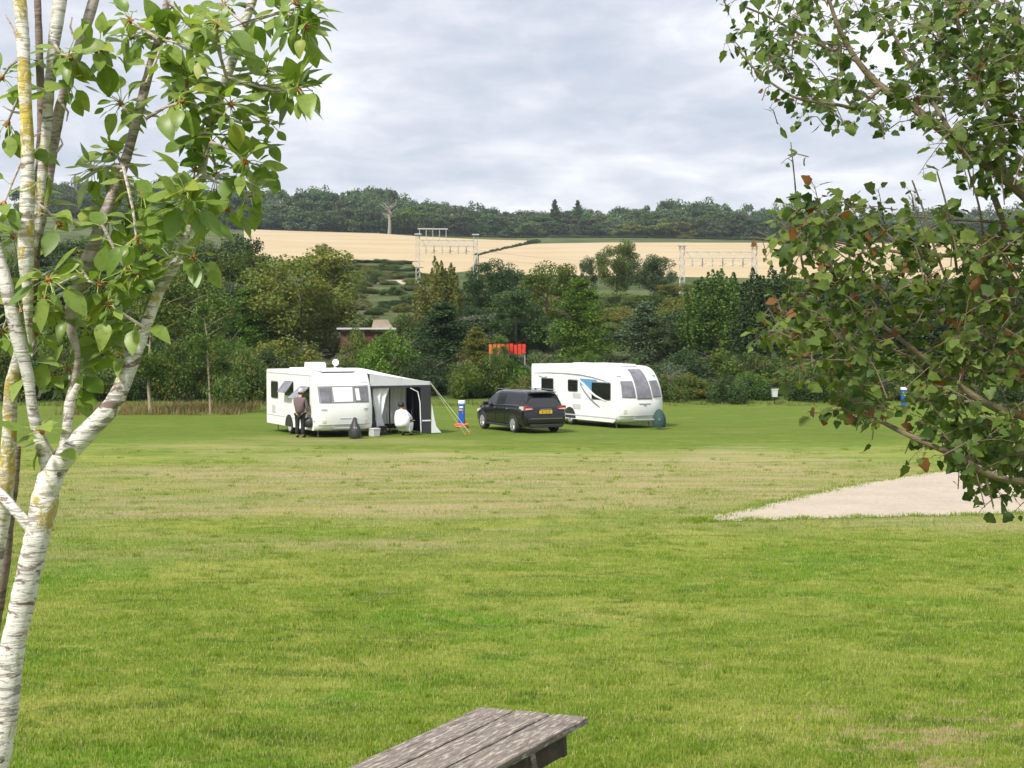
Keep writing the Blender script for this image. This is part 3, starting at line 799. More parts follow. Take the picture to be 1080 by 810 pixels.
# hedges on the hillside
GH = 'shrubs of the hedge below the wheat field'
for row in range(3):
    px = 340 + row * 4
    while px < 446:
        y_ = 300 - row * 28 + rw.uniform(-8, 8)
        tree_px(rw.choice(['bush1', 'bush2', 'bush3']), rw.choice(['dark', 'broad', 'broad']), px, y_, [273, 279, 285][row] + rw.uniform(-2, 3), rw.uniform(22, 36), 'hedge_shrub', 'dark shrub in the hedge between the wheat field and the meadow', 'shrub', GH)
        px += rw.uniform(10, 16)
GB = 'shrubs along the boundary of the two wheat fields'
for i in range(16):
    px = 503 + i * 4.2; y_ = 430 + i * 9
    tree_px('bush2', 'dark', px, hit(px, 271 - (px - 503) * 0.235).y, 267 - (px - 503) * 0.235 + rw.uniform(-1.5, 0.5), 11, 'field_shrub', 'low dark shrub on the diagonal line between the wheat fields', 'shrub', GB)
GT = 'shrubs of the hedge at the foot of the ridge wood'
px = 445
while px < 900:
    tree_px(rw.choice(['bush1', 'bush2', 'bush3']), rw.choice(['dark', 'broad', 'olive']), px, 588, 248.5 + rw.uniform(-2.5, 2.0) + max(0, (px - 500) / 400) * 1, rw.uniform(16, 26), 'hedge_shrub', 'low shrub at the foot of the ridge wood above the wheat', 'shrub', GT)
    px += rw.uniform(9, 14)
tree_px('round1', 'olive', 341, 300, 255, 17, 'field_tree', 'small lone tree against the left wheat field', 'tree')

# mid slope: individually surveyed trees       key, foliage, px, distance, top, width, name, label, category
mids = [
 ('round3', 'broad', 650, 175, 249, 52, 'round_tree', 'round topped green tree rising in front of the right wheat field', 'tree'),
 ('round1', 'dark', 692, 160, 264, 50, 'round_tree', 'dark round tree just right of the round topped green tree', 'tree'),
 ('round2', 'dark', 619, 165, 268, 22, 'round_tree', 'small brownish tree left of the round topped green tree', 'tree'),
 ('plume2', 'olive', 463, 112, 264, 74, 'feathery_tree', 'tall feathery olive tree rising between the legs of the gantry', 'tree'),
 ('round1', 'dark', 522, 128, 268, 62, 'dark_tree', 'very dark tree just right of the left railway gantry', 'tree'),
 ('round2', 'broad', 577, 108, 272, 74, 'broadleaf_tree', 'dark green leafy tree above the right caravan roof, left of centre', 'tree'),
 ('conif2', 'bright', 612, 94, 292, 92, 'feathery_tree', 'light green feathery tree behind the right caravan roof', 'tree'),
 ('plume1', 'bright', 757, 96, 279, 112, 'plumed_tree', 'bright green tree with upright plumes right of the right caravan', 'tree'),
 ('plume2', 'dark', 812, 92, 268, 96, 'plumed_tree', 'dark tree behind the lobed leaved branches on the right', 'tree'),
 ('round3', 'olive', 318, 104, 252, 140, 'large_tree', 'large olive green tree above the left caravan', 'tree'),
 ('round1', 'broad', 262, 110, 255, 90, 'large_tree', 'dark leafy tree left of the large olive green tree', 'tree'),
 ('bush3', 'bright', 412, 87, 345, 90, 'shrub', 'mid green shrub directly above the awning roof', 'shrub'),
 ('conif2', 'dark', 468, 92, 318, 116, 'hawthorn_tree', 'dark dense tree between the awning and the black car', 'tree'),
 ('conif1', 'blue', 682, 100, 318, 90, 'feathery_tree', 'grey green feathery tree above the front of right caravan', 'tree'),
 ('bush2', 'gold', 715, 120, 336, 40, 'shrub', 'yellowing shrub among dark trees above the right caravan', 'shrub'),
 ('bush2', 'gold', 366, 103, 336, 40, 'shrub', 'yellowing shrub beside the low brick building', 'shrub'),
 ('round2', 'pale', 500, 150, 308, 70, 'pale_tree', 'pale green tree behind the black car, beyond the red barrier', 'tree'),
 ('bush3', 'olive', 392, 107, 331, 62, 'shrub', 'olive shrub behind the low building, left of two', 'shrub'),
 ('bush3', 'broad', 430, 110, 326, 66, 'shrub', 'green shrub behind the low building, right of two', 'shrub'),
 ('round3', 'dark', 240, 118, 238, 96, 'large_tree', 'tallest dark tree hiding the left end of the wheat field', 'tree'),
 ('round1', 'broad', 165, 125, 240, 110, 'large_tree', 'tall green tree far behind the young staked tree', 'tree'),
 ('bush1', 'broad', 640, 86, 372, 90, 'shrub', 'green shrub hidden behind the right caravan', 'shrub'),
 ('round2', 'dark', 96, 96, 268, 150, 'large_tree', 'large dark tree behind the white barked stems', 'tree'),
 ('round1', 'broad', 190, 92, 272, 120, 'large_tree', 'dense green tree behind the young staked tree', 'tree'),
 ('round3', 'dark', 20, 92, 262, 120, 'large_tree', 'dark tree at the far left edge of the hedge line', 'tree'),
 ('plume1', 'dark', 880, 94, 280, 120, 'dark_tree', 'dark tree behind the right hand foliage, left of the blue post', 'tree'),
 ('plume2', 'dark', 960, 90, 290, 130, 'dark_tree', 'near black tree directly behind the far blue post', 'tree'),
 ('round1', 'dark', 1040, 92, 280, 130, 'dark_tree', 'dark tree behind the far picnic bench', 'tree'),
 ('bush3', 'olive', 300, 88, 352, 110, 'shrub', 'olive shrub behind the left end of left caravan', 'shrub'),
 ('bush1', 'broad', 345, 86, 362, 90, 'shrub', 'green shrub behind the satellite dish', 'shrub'),
 ('bush3', 'dark', 452, 84, 372, 80, 'shrub', 'dark shrub right of the awning, behind its guy rope', 'shrub'),
 ('bush2', 'broad', 508, 81.5, 369, 66, 'shrub', 'green shrub under the left part of the red barrier', 'shrub'),
 ('bush1', 'bright', 560, 81.8, 367, 60, 'shrub', 'green shrub under the right part of the red barrier', 'shrub'),
 ('plume2', 'bright', 532, 82.3, 371.5, 44, 'shrub', 'bright shrub directly under the red barrier', 'shrub'),
 ('thin1', 'bright', 527, 83.6, 356, 30, 'sapling', 'thin sapling growing in front of the red barrier', 'tree'),
 ('bush3', 'broad', 374, 92, 341.5, 52, 'shrub', 'leafy shrub covering the brick wall of the low building', 'shrub'),
 ('round2', 'dark', 545, 99, 300, 66, 'dark_tree', 'dark tree rising right behind the red barrier', 'tree'),
 ('conif1', 'olive', 503, 89, 345, 62, 'shrub', 'olive shrub in front of the pale rail fence', 'shrub'),
 ('bush2', 'blue', 706, 84, 378, 60, 'shrub', 'grey green shrub beside the front end of the right caravan', 'shrub'),
 ('bush1', 'dark', 752, 82, 392, 60, 'shrub', 'low dark shrub at the field edge right of right caravan', 'shrub'),
 ('bush3', 'bright', 790, 81, 390, 55, 'shrub', 'low bright shrub left of the pale bin', 'shrub'),
 ('bush3', 'dark', 722, 86, 366, 84, 'shrub', 'dark spreading shrub right of the grey green shrub', 'shrub'),
 ('round1', 'dark', 716, 99, 324, 74, 'dark_tree', 'dark tree between the grey green and the plumed tree', 'tree'),
 ('bush1', 'broad', 262, 82, 388, 50, 'shrub', 'dark green shrub touching the rear of the left caravan', 'shrub'),
]
for mt in mids:
    key, fol, px, y, ty, w, nm, lb, ct = mt
    tree_px(key, fol, px, y, ty, w, nm, lb, ct)
# young staked trees at the field's left edge
tree_px('thin1', 'broad', 157, 69.5, 296, 96, 'young_tree', 'young tree with a pale bare trunk at the left field edge', 'tree', trunk='trunkpale')
tree_px('thin2', 'bright', 222, 69, 298, 66, 'young_tree', 'slim pale green young tree left of the left caravan', 'tree', trunk='trunkpale')
# filler trees and scrub climbing the slope behind the hedge line
topline = [(0, 246), (60, 244), (225, 246), (262, 262), (290, 285), (345, 296), (372, 328), (440, 326), (452, 300), (500, 290), (560, 286), (600, 292), (640, 292), (700, 296), (760, 290), (850, 290), (1080, 290)]
GF = 'trees crowding the slope behind the field'
def fill(y_, dpx, off, keys, fols, w, group, label, name, drop=0):
    px = -10 + off
    while px < (1240 if y_ < 160 else 1100):
        ty = np.interp(px, [p[0] for p in topline], [p[1] for p in topline]) + drop + rw.uniform(0, 16)
        if 366 < px < 446 and y_ > 100: ty = max(ty, 326)
        g = on_ground(px, y_); basep = 350 - (g.z - CAMZ) / y_ * F
        if 700 < px < 760 and y_ < 140: ty -= 12
        if ty < basep - 14:
            tree_px(rw.choice(keys), rw.choice(fols), px, y_ + rw.uniform(-3, 3), ty, w * rw.uniform(0.8, 1.25), name, label, 'tree' if 'tree' in name else 'shrub', group)
        px += dpx * rw.uniform(0.75, 1.25)
fill(215, 24, 8, ['bush1', 'bush3', 'round2'], ['broad', 'olive', 'dark'], 34, GF, 'x', 'slope_tree', -4)
fill(180, 30, 3, ['round1', 'bush3', 'round2'], ['broad', 'olive', 'dark', 'bright'], 46, GF, 'x', 'slope_tree', 2)
fill(150, 34, 0, ['round1', 'round2', 'plume2'], ['broad', 'olive', 'dark', 'bright'], 62, GF, 'green tree crowded among others on the slope behind the field', 'slope_tree', 0)
fill(122, 34, 20, ['round1', 'round3', 'conif1'], ['broad', 'olive', 'dark'], 72, GF, 'green tree crowded among others on the slope behind the field', 'slope_tree', 16)
fill(104, 33, 10, ['round2', 'plume1', 'conif2'], ['broad', 'bright', 'dark', 'blue'], 70, GF, 'green tree crowded among others on the slope behind the field', 'slope_tree', 36)
GS = 'shrubs of the hedge along the far side of the field'
fill(88, 30, 0, ['bush1', 'bush2', 'bush3'], ['broad', 'dark', 'dark', 'bright'], 62, GS, 'green shrub in the hedge along the far side of the field', 'hedge_shrub', 72)
fill(81, 30, 12, ['bush1', 'bush2', 'bush3'], ['dark', 'broad', 'dark', 'olive'], 60, GS, 'green shrub in the hedge along the far side of the field', 'hedge_shrub', 98)
# scrub of the meadow slope
GM = 'bushes on the pale meadow slope'
for i in range(60):
    px = rw.uniform(364, 452); y_ = rw.uniform(150, 245)
    g = on_ground(px, y_); basep = 350 - (g.z - CAMZ) / y_ * F
    tree_px(rw.choice(['bush1', 'bush2']), rw.choice(['pale', 'olive', 'broad', 'dark']), px, y_, basep - rw.uniform(5, 13), rw.uniform(16, 32), 'meadow_bush', 'small bush on the pale meadow slope above the brick building', 'shrub', GM)

# a label of its own for each of the grouped shrubs and slope trees: colour, row and the landmark it stands by
ZONES = [(-500, 110, 'left of bare trunked tree'), (110, 240, 'behind the two young trees'), (240, 340, 'over left caravan'), (340, 400, 'over satellite dish'), (400, 470, 'over the awning'),
         (470, 560, 'over black car'), (560, 630, 'over right caravan rear'), (630, 705, 'over right caravan front'), (705, 830, 'just right of right caravan'), (830, 925, 'left of far blue post'), (925, 3000, 'right of far blue post')]
ORD = ['first', 'second', 'third', 'fourth', 'fifth', 'sixth', 'seventh', 'eighth', 'ninth', 'tenth', 'eleventh', 'twelfth', 'thirteenth', 'fourteenth', 'fifteenth', 'sixteenth', 'seventeenth', 'eighteenth', 'nineteenth', 'twentieth']
def label_rows(group, rowof, noun):
    bins = {}
    for o, px, y, fol, g_ in REG:
        if g_ != group: continue
        zn = next(z[2] for z in ZONES if z[0] <= px < z[1])
        bins.setdefault((COLN[fol], rowof(y), zn), []).append((px, o))
    for (c_, r_, zn), L_ in bins.items():
        L_.sort(key=lambda q: q[0])
        for i, (px, o) in enumerate(L_):
            pos_ = '' if len(L_) == 1 else ', %s from left' % ORD[min(i, 19)]
            o['label'] = f"{c_} {noun} in {r_}, {zn}{pos_}"
label_rows(GF, lambda y: 'the topmost row' if y > 198 else 'the upper row' if y > 165 else 'the back row' if y > 136 else 'the middle row' if y > 112 else 'the near row', 'slope tree')
label_rows(GS, lambda y: 'the front hedge row' if y < 84.2 else 'the rear hedge row', 'shrub')
label_rows(GM, lambda y: 'the lower meadow' if y < 190 else 'the middle meadow' if y < 218 else 'the upper meadow', 'bush')
label_rows(GH, lambda y: 'the far hedge row' if y > 285 else 'the middle hedge row' if y > 257 else 'the near hedge row', 'hillside shrub')
k_ = 0
for o, px, y, fol, g_ in REG:
    if g_ == GB:
        o['label'] = f'dark shrub between the two wheat fields, {ORD[k_]} from the left gantry upwards'; k_ += 1
k_ = 0
for o, px, y, fol, g_ in sorted([r_ for r_ in REG if r_[4] == GT], key=lambda q: q[1]):
    zn = next(z[2] for z in ZONES if z[0] <= px < z[1]); k_ += 1
    o['label'] = f'{COLN[fol]} shrub at the top edge of the wheat, far {zn}'
seen_ = {}
for o, px, y, fol, g_ in REG:
    if g_ == GT: seen_.setdefault(o['label'], []).append(o)
for l_, os_ in seen_.items():
    if len(os_) > 1:
        for i_, o in enumerate(os_): o['label'] = l_.replace('the top edge of the wheat, far ', 'the wheat top edge, ') + f', {ORD[i_]} from left'

# ------------------------------------------------------------------ railway gantries, pylon
def lattice(mb, a, b, w, n, r, dirs):
    """square lattice member from a to b"""
    a = Vector(a); b = Vector(b); u, v = [Vector(d) * (w / 2) for d in dirs]
    cs = [u + v, u - v, -u - v, -u + v]
    for c in cs: mb.tube([a + c, b + c], r, 4)
    for i in range(n):
        p, q = a.lerp(b, i / n), a.lerp(b, (i + 1) / n)
        for k in range(4):
            c0, c1 = cs[k], cs[(k + 1) % 4]
            if (i + k) % 2: c0, c1 = c1, c0
            mb.tube([p + c0, q + c1], r * 0.65, 3)
def gantry(px, Y, span, hgt, label, mast_w, rz=0.0, extra=True):
    g = on_ground(px, Y)
    root = thing('railway_gantry', label, 'gantry', g, rz)
    for x in (0, span):
        mb = MB(); lattice(mb, (x, 0, -2), (x, 0, hgt), mast_w, 14, 0.042, [(1, 0, 0), (0, 1, 0)]); mb.build('mast', M['gantry'], root)
        MB().box((x, 0, hgt + .12), (mast_w * 1.7, 1.2, .16)).build('mast_cap', M['gantry'], root)
    mb = MB(); lattice(mb, (mast_w, 0, hgt - 1.1), (span - mast_w * .5, 0, hgt - 1.1), 0.8, 12, 0.042, [(0, 0, 1), (0, 1, 0)]); mb.build('truss_beam', M['gantry'], root)
    if extra:
        MB().box((span * .26, 0, hgt + .9), (span * .52, .22, .16)).build('upper_beam', M['gantry'], root)
        mb = MB()
        for i in range(5): mb.tube([(span * (.03 + .115 * i), 0, hgt - .7), (span * (.03 + .115 * i), 0, hgt + .85)], .05, 5)
        mb.build('upright', M['gantry'], root)
    for i in range(6):
        x = span * (0.14 + 0.14 * i)
        mb = MB(); mb.tube([(x, 0, hgt - 1.5), (x, 0, hgt - 2.7)], .06, 5); mb.tube([(x - .5, 0, hgt - 2.5), (x + .5, -.2, hgt - 2.2)], .045, 5)
        mb.lathe([(.05, hgt - 2.4), (.16, hgt - 2.3), (.07, hgt - 2.2), (.16, hgt - 2.1), (.05, hgt - 2.0)], 'z', 8, c=(x, 0, 0))
        mb.build('insulator', M['trim'] if i % 2 else M['gantry'], root)
    return root
gantry(441, 200, 8.2, at(441, 248, 200).z - on_ground(441, 200).z, 'pale lattice railway gantry left of centre before the wheat field', 0.55, 0.12)
gantry(719, 185, 9.6, at(719, 260, 185).z - on_ground(719, 185).z, 'grey lattice railway gantry right of the dark round tree', 0.6, 0.05, False)
# overhead line wires would run between them
wire = MB()
for dz in (0.0, 0.9):
    a_ = at(500, 263, 199) + Vector((0, 0, -dz)); b_ = at(719, 272, 185) + Vector((0, 0, -dz))
    wire.tube([a_.lerp(b_, i / 12) + Vector((0, 0, -0.9 * math.sin(math.pi * i / 12))) for i in range(13)], 0.022, 4)
tag(wire.build('overhead_wires', M['trim']), 'thin sagging overhead wires between the two railway gantries', 'wires')
# far pylon
g = on_ground(963, 905)
py = thing('electricity_pylon', 'faint electricity pylon far away on the right skyline', 'pylon', g)
hp = at(963, 193, 905).z - g.z
mb = MB()
for sx_, sy_ in ((-1, -1), (1, -1), (-1, 1), (1, 1)):
    mb.tube([(sx_ * 3.2, sy_ * 3.2, 0), (sx_ * 1.0, sy_ * 1.0, hp * .6), (0, 0, hp)], [.28, .22, .14], 4)
for i in range(9):
    z0, z1 = hp * .066 * i, hp * .066 * (i + 1); w0, w1 = 3.2 - 2.2 * i / 9, 3.2 - 2.2 * (i + 1) / 9
    for s in (-1, 1):
        mb.tube([(-w0, s * w0, z0), (w1, s * w1, z1)], .1, 3); mb.tube([(w0, s * w0, z0), (-w1, s * w1, z1)], .1, 3)
mb.build('tower_frame', M['steel'], py)
for f, L in ((.66, 5.5), (.78, 7.0), (.9, 4.5)):
    mb = MB(); mb.tube([(-L, 0, hp * f), (L, 0, hp * f)], .2, 4); mb.tube([(-L, 0, hp * f), (0, 0, hp * f + 1.5), (L, 0, hp * f)], .13, 4)
    mb.build('cross_arm', M['steel'], py)

# ------------------------------------------------------------------ low building, rail fence, red barrier on the slope
g = on_ground(388, 98)
bz = at(388, 347, 98).z - g.z
hs = thing('brick_building', 'low brick building with a sandy roof half hidden above the awning', 'building', g, R(4))
MB().box((-0.1, 2, (bz - .2) / 2 - .3), (3.6, 3.6, bz + .4)).build('wall', M['brick'], hs)
mb = MB(); mb.prism([(.25, .05), (1.75, .05), (1.35, .66), (.4, .66)], 'y', .3, 3.6, Matrix.Translation((0, 0, bz))); mb.build('roof', M['rooftile'], hs)
MB().box((-.1, 1.9, bz + .03), (4.1, 4.1, .12)).build('roof_edge', M['pale'], hs)
MB().box((1.0, 0.19, bz - .9), (.7, .06, .7)).build('window', M['glass_dark'], hs)
ff = at(478, 347.5, 119); gf = gz(ff.x, ff.y)
fr = thing('rail_fence', 'pale horizontal metal rail fence glimpsed among dark trees', 'fence', (ff.x, ff.y, gf), R(0.5))
hf = ff.z - gf
MB().box((3.9, 0, hf), (7.8, .05, .08)).build('rail', M['pale'], fr)
MB().box((3.9, 0, hf * .5), (7.8, .04, .05)).build('rail', M['pale'], fr)
for i in range(7): MB().box((.05 + i * 1.28, .06, hf / 2 - .1), (.05, .05, hf + .1)).build('post', M['trim'], fr)
g = on_ground(535, 84.5); zz = at(535, 363, 84.5).z - g.z; zb = at(535, 374, 84.5).z - g.z
ba = thing('slatted_barrier', 'bright red slatted barrier glimpsed between trees above the car', 'barrier', g, R(-3))
for i in range(9):
    MB().box((-1.0 + i * .25, -.02, (zz + zb) / 2 + .02 * (i % 3)), (.2, .03, (zz - zb) * (.9 + .1 * (i % 2)))).build('slat', M['redor'] if i < 4 else M['red'], ba)
MB().box((0, .03, zz - .12), (2.3, .04, .08)).build('crossbar', M['brick'], ba)
MB().box((0, .03, zb + .1), (2.3, .04, .08)).build('crossbar', M['brick'], ba)
for x in (-1.05, 1.05): MB().box((x, .08, zz / 2), (.08, .08, zz)).build('post', M['trim'], ba)

# ------------------------------------------------------------------ wheels
def wheel(parent, x, y, r, w, side, hub='alloy', name='wheel'):
    """axis along local y; side = +1 faces +y"""
    t = MB(); t.lathe([(r * .62, -w / 2), (r * .93, -w / 2), (r, -w * .35), (r, w * .35), (r * .93, w / 2), (r * .62, w / 2)], 'y', 28, c=(x, y, r))
    o = t.build(name, M['rubber'], parent, smooth=True)
    h = MB(); s = side
    h.lathe([(r * .66, w * .40), (r * .68, w * .53), (r * .58, w * .54), (r * .56, w * .51)], 'y', 28, c=(x, y, r), M=None if s > 0 else Matrix.Translation((0, 2 * y, 0)) @ Matrix.Scale(-1, 4, (0, 1, 0)))
    for k in range(5):
        an = k * 2 * math.pi / 5 + .3
        c = Vector((x, y + s * w * .50, r)); e = c + Vector((math.cos(an), 0, math.sin(an))) * r * .60
        d = Vector((-math.sin(an), 0, math.cos(an)))
        vs = [c + d * r * .1, c - d * r * .1, e - d * r * .07, e + d * r * .07]
        off = Vector((0, s * .02, 0))
        h.add([v - off for v in vs] + [v + off for v in vs], [(0, 1, 2, 3), (4, 7, 6, 5), (0, 4, 5, 1), (1, 5, 6, 2), (2, 6, 7, 3), (3, 7, 4, 0)])
    h.lathe([(r * .15, -.03), (r * .15, .03)], 'y', 12, c=(x, y + s * w * .46, r))
    h.build('rim', M[hub], o, smooth=True)
    return o

# ------------------------------------------------------------------ caravans
class Van:
    def __init__(s, prof, w, plan, pw):
        s.prof = prof; s.w = w; s.plan = plan; s.pw = pw    # front profile (x,z) from bottom to the roof
    def xf(s, z):
        pr = s.prof
        for (x0, z0), (x1, z1) in zip(pr, pr[1:]):
            if z0 <= z <= z1: return x0 + (x1 - x0) * (z - z0) / max(z1 - z0, 1e-6)
        return pr[-1][0]
    def off(s, y): return -s.plan * abs(y / s.w) ** s.pw
    def P(s, y, z, d=0.0): return Vector((s.xf(z) + s.off(y) + d, y, z))
    def patch(s, mb, ya, yb, za, zb, d=0.012, ya2=None, yb2=None, n=8, th=0.02):
        """panel lying on the curved front, ya2/yb2 = the width at the top"""
        ya2 = ya if ya2 is None else ya2; yb2 = yb if yb2 is None else yb2
        vs = []; fs = []
        for lay in (d, d - th):
            for j in range(n + 1):
                f = j / n; z = za + (zb - za) * f
                for i in range(n + 1):
                    e_ = i / n; y = (ya + (ya2 - ya) * f) * (1 - e_) + (yb + (yb2 - yb) * f) * e_
                    vs.append(s.P(y, z, lay))
        q = n + 1; L = q * q
        for j in range(n):
            for i in range(n):
                a_ = j * q + i; fs.append((a_, a_ + 1, a_ + q + 1, a_ + q)); fs.append((L + a_, L + a_ + q, L + a_ + q + 1, L + a_ + 1))
        for i in range(n):
            fs.append((i, L + i, L + i + 1, i + 1)); k = n * q + i; fs.append((k, k + 1, L + k + 1, L + k))
            k = i * q; fs.append((k, k + q, L + k + q, L + k)); k = i * q + n; fs.append((k, L + k, L + k + q, k + q))
        mb.add(vs, fs)
def van_body(v, rear, ztop, root, mat):
    ys = [v.w * t for t in (-1, -.985, -.95, -.9, -.8, -.65, -.45, -.2, 0, .2, .45, .65, .8, .9, .95, .985, 1)]
    zb = v.prof[0][1]
    def ring(y):
        f = [(x + v.off(y), z) for x, z in v.prof]
        return [(rear, zb)] + f + [(rear + .06, ztop), (rear, ztop - .07)]
    mb = MB(); n = len(ring(0)); vs = []; fs = []
    for y in ys:
        for x, z in ring(y): vs.append((x, y, z))
    for i in range(len(ys) - 1):
        for k in range(n): fs.append((i * n + k, i * n + (k + 1) % n, (i + 1) * n + (k + 1) % n, (i + 1) * n + k))
    fs.append(tuple(range(n))); fs.append(tuple(range((len(ys) - 1) * n, len(ys) * n))[::-1])
    mb.add(vs, fs)
    return mb.build('body', mat, root, smooth=True)
def rrect(cx_, cz_, w, h, r=.06, k=4):
    pts = []
    for (sx_, sz_, a0) in ((1, 1, 0), (-1, 1, 90), (-1, -1, 180), (1, -1, 270)):
        for i in range(k + 1):
            an = R(a0 + 90 * i / k); pts.append((cx_ + sx_ * (w / 2 - r) + r * math.cos(an), cz_ + sz_ * (h / 2 - r) + r * math.sin(an)))
    return pts
def side_window(root, y, cx_, cz_, w, h, glass='glass_dark', s=-1):
    a_, b_ = sorted((y, y + s * .014))
    fr_ = MB().prism(rrect(cx_, cz_, w + .07, h + .07, .08), 'y', a_, b_).build('window', M['trim'], root)
    a_, b_ = sorted((y + s * .012, y + s * .03))
    MB().prism(rrect(cx_, cz_, w, h, .07), 'y', a_, b_).build('pane', M[glass], fr_)
    return fr_

def caravan_left():
    fwd = Vector((.465, -.885)).normalized(); ang = math.atan2(fwd.y, fwd.x)
    # local origin = ground point under the centre of the front wall
    c = Vector((-7.12, 51.0)) + Vector((-fwd.y, fwd.x)) * 1.12
    root = thing('touring_caravan', 'white touring caravan with the grey awning and a person at its side', 'caravan', (c.x, c.y, gz(c.x, c.y) - .01), ang)
    v = Van([(-.10, .27), (.0, .34), (.06, .5), (.08, 1.15), (.03, 1.32), (-.16, 1.95), (-.22, 2.02), (-.36, 2.26), (-.52, 2.34), (-1.0, 2.39), (-1.6, 2.41)], 1.12, .20, 5)
    van_body(v, -5.75, 2.41, root, M['white'])
    yl = -1.12    # viewer's left side is the caravan's right
    side_window(root, yl, -4.72, 1.62, .80, .62)
    # gas / service hatches, grab rails, trims on the side
    MB().box((-2.9, yl - .006, 2.28), (5.6, .012, .035)).build('awning_rail', M['pale'], root)
    MB().box((-2.9, yl - .006, .62), (5.6, .010, .03)).build('trim_line', M['pale'], root)
    MB().box((-.62, yl - .008, 1.3), (.05, .016, 1.9)).build('corner_trim', M['pale'], root)
    MB().prism(rrect(-4.85, .86, .42, .3, .03), 'y', yl - .012, yl - .0005).build('service_hatch', M['pale'], root)
    MB().prism(rrect(-2.05, .78, .5, .3, .03), 'y', yl - .012, yl - .0005).build('service_hatch', M['pale'], root)
    # two windows propped open
    for (x, z, w, h, ang_) in ((-2.98, 1.72, .95, .5, 36), (-1.15, 1.50, .95, .66, 50)):
        o = MB().prism(rrect(x, z, w + .06, h + .06, .06), 'y', yl - .012, yl - .001).build('window', M['glass_dark'], root)
        Mx = Matrix.Translation((x, yl - .02, z + h / 2)) @ Matrix.Rotation(R(-ang_), 4, 'X')
        MB().prism(rrect(0, -h / 2, w, h, .05), 'y', -.03, 0, Mx).build('open_pane', M['glass_grey'], o)
        st = MB()
        for sx_ in (-1, 1):
            e_ = Mx @ Vector((sx_ * w * .45, -.03, -h * .8)); st.tube([(x + sx_ * w * .45, yl - .01, z - h * .35), e_], .012, 5)
        st.build('stay', M['black'], o)
    # front windows
    fr_ = MB(); v.patch(fr_, -.97, .97, 1.27, 1.90, .010, -.99, .99, 14); fr = fr_.build('window_surround', M['trim'], root, smooth=True)
    for ya, yb, mt in ((-.93, -.50, 'glass_grey'), (-.45, .33, 'blind'), (.38, .93, 'glass_grey')):
        mb = MB(); v.patch(mb, ya + .03, yb - .03, 1.32, 1.85, .024, ya, yb, 8); mb.build('front_window', M[mt], root, smooth=True)
    mb = MB(); v.patch(mb, .44, .60, 1.36, 1.80, .030, .42, .58, 4); mb.build('curtain', M['blind'], root)
    mb = MB(); v.patch(mb, -1.0, 1.0, 2.0, 2.03, .012, n=14); mb.build('front_seam', M['pale'], root)
    mb = MB(); v.patch(mb, -1.0, 1.0, .46, .50, .012, n=14); mb.build('front_seam', M['pale'], root)
    for y in (-.82, .82):
        mb = MB(); v.patch(mb, y - .1, y + .1, 1.02, 1.08, .016, n=3); mb.build('grab_handle', M['pale'], root)
        mb = MB(); v.patch(mb, y - .06, y + .06, .56, .66, .018, n=3); mb.build('marker_lamp', M['taillite'], root)
    mb = MB(); v.patch(mb, -.22, .22, .70, .73, .014, n=4); mb.build('gas_locker_handle', M['pale'], root)
    # chassis, wheels, steadies, hitch
    MB().box((-2.8, 0, .3), (5.3, 1.9, .12)).build('chassis', M['black'], root)
    for s in (-1, 1):
        wheel(root, -3.0, s * 1.0, .32, .2, s, 'pale')
        MB().prism([(-3.0 + .46 * math.cos(R(a_)), .28 + .45 * math.sin(R(a_))) for a_ in range(0, 181, 15)], 'y', *sorted((s * 1.10, s * 1.132))).build('wheel_arch', M['black'], root)
        for x in (-.7, -5.3):
            MB().tube([(x, s * .8, .3), (x + .15, s * .85, .0)], .025, 6).build('corner_steady', M['steel'], root)
    mb = MB()
    for s in (-1, 1): mb.tube([(-.3, s * .55, .33), (1.1, 0, .42)], .045, 6)
    mb.build('tow_frame', M['trim'], root)
    MB().tube([(.95, .12, .0), (.95, .12, .75)], .03, 8).build('jockey_wheel', M['steel'], root)
    cv = MB(); cv.lathe([(.24, .06), (.27, .2), (.26, .38), (.17, .56), (.10, .72), (.08, .82), (.03, .86)], 'z', 14, Matrix.Translation((.85, .05, 0)) @ Matrix.Diagonal((1.1, .85, .92, 1)))
    cv.build('hitch_cover', M['black'], root, smooth=True)
    # roof kit
    mb = MB(); mb.prism([(-2.0, 2.40), (-.75, 2.39), (-1.0, 2.50), (-1.9, 2.52)], 'y', -.55, .6); mb.build('roof_light', M['roofw'], root, bevel=.03)
    MB().box((-1.35, .02, 2.402), (1.4, 1.3, .03)).build('roof_light_frame', M['trim'], root)
    mb = MB(); mb.prism([(-3.05, 2.40), (-2.35, 2.40), (-2.35, 2.66), (-2.5, 2.72), (-3.0, 2.72)], 'y', -.5, .15); mb.build('air_conditioner', M['white'], root, bevel=.03)
    MB().box((-4.2, -.2, 2.44), (.9, .7, .09)).build('roof_vent', M['roofw'], root, bevel=.03)
    o = MB().tube([(-2.2, .45, 2.4), (-2.2, .45, 2.62)], .05, 8).build('dish_mast', M['pale'], root)
    Md = Matrix.Translation((-2.15, .48, 2.70)) @ Matrix.Rotation(R(68), 4, Vector((.9, .35, 0))) @ Matrix.Diagonal((.62, .40, .6, 1))
    MB().lathe([(.02, -.06), (.16, -.04), (.28, .03), (.32, .07), (.30, .075), (.16, -.02), (.02, -.04)], 'z', 20, Md).build('satellite_dish', M['roofw'], o, smooth=True)
    return root, fwd, ang, c
vanL, fL, aL, cL = caravan_left()

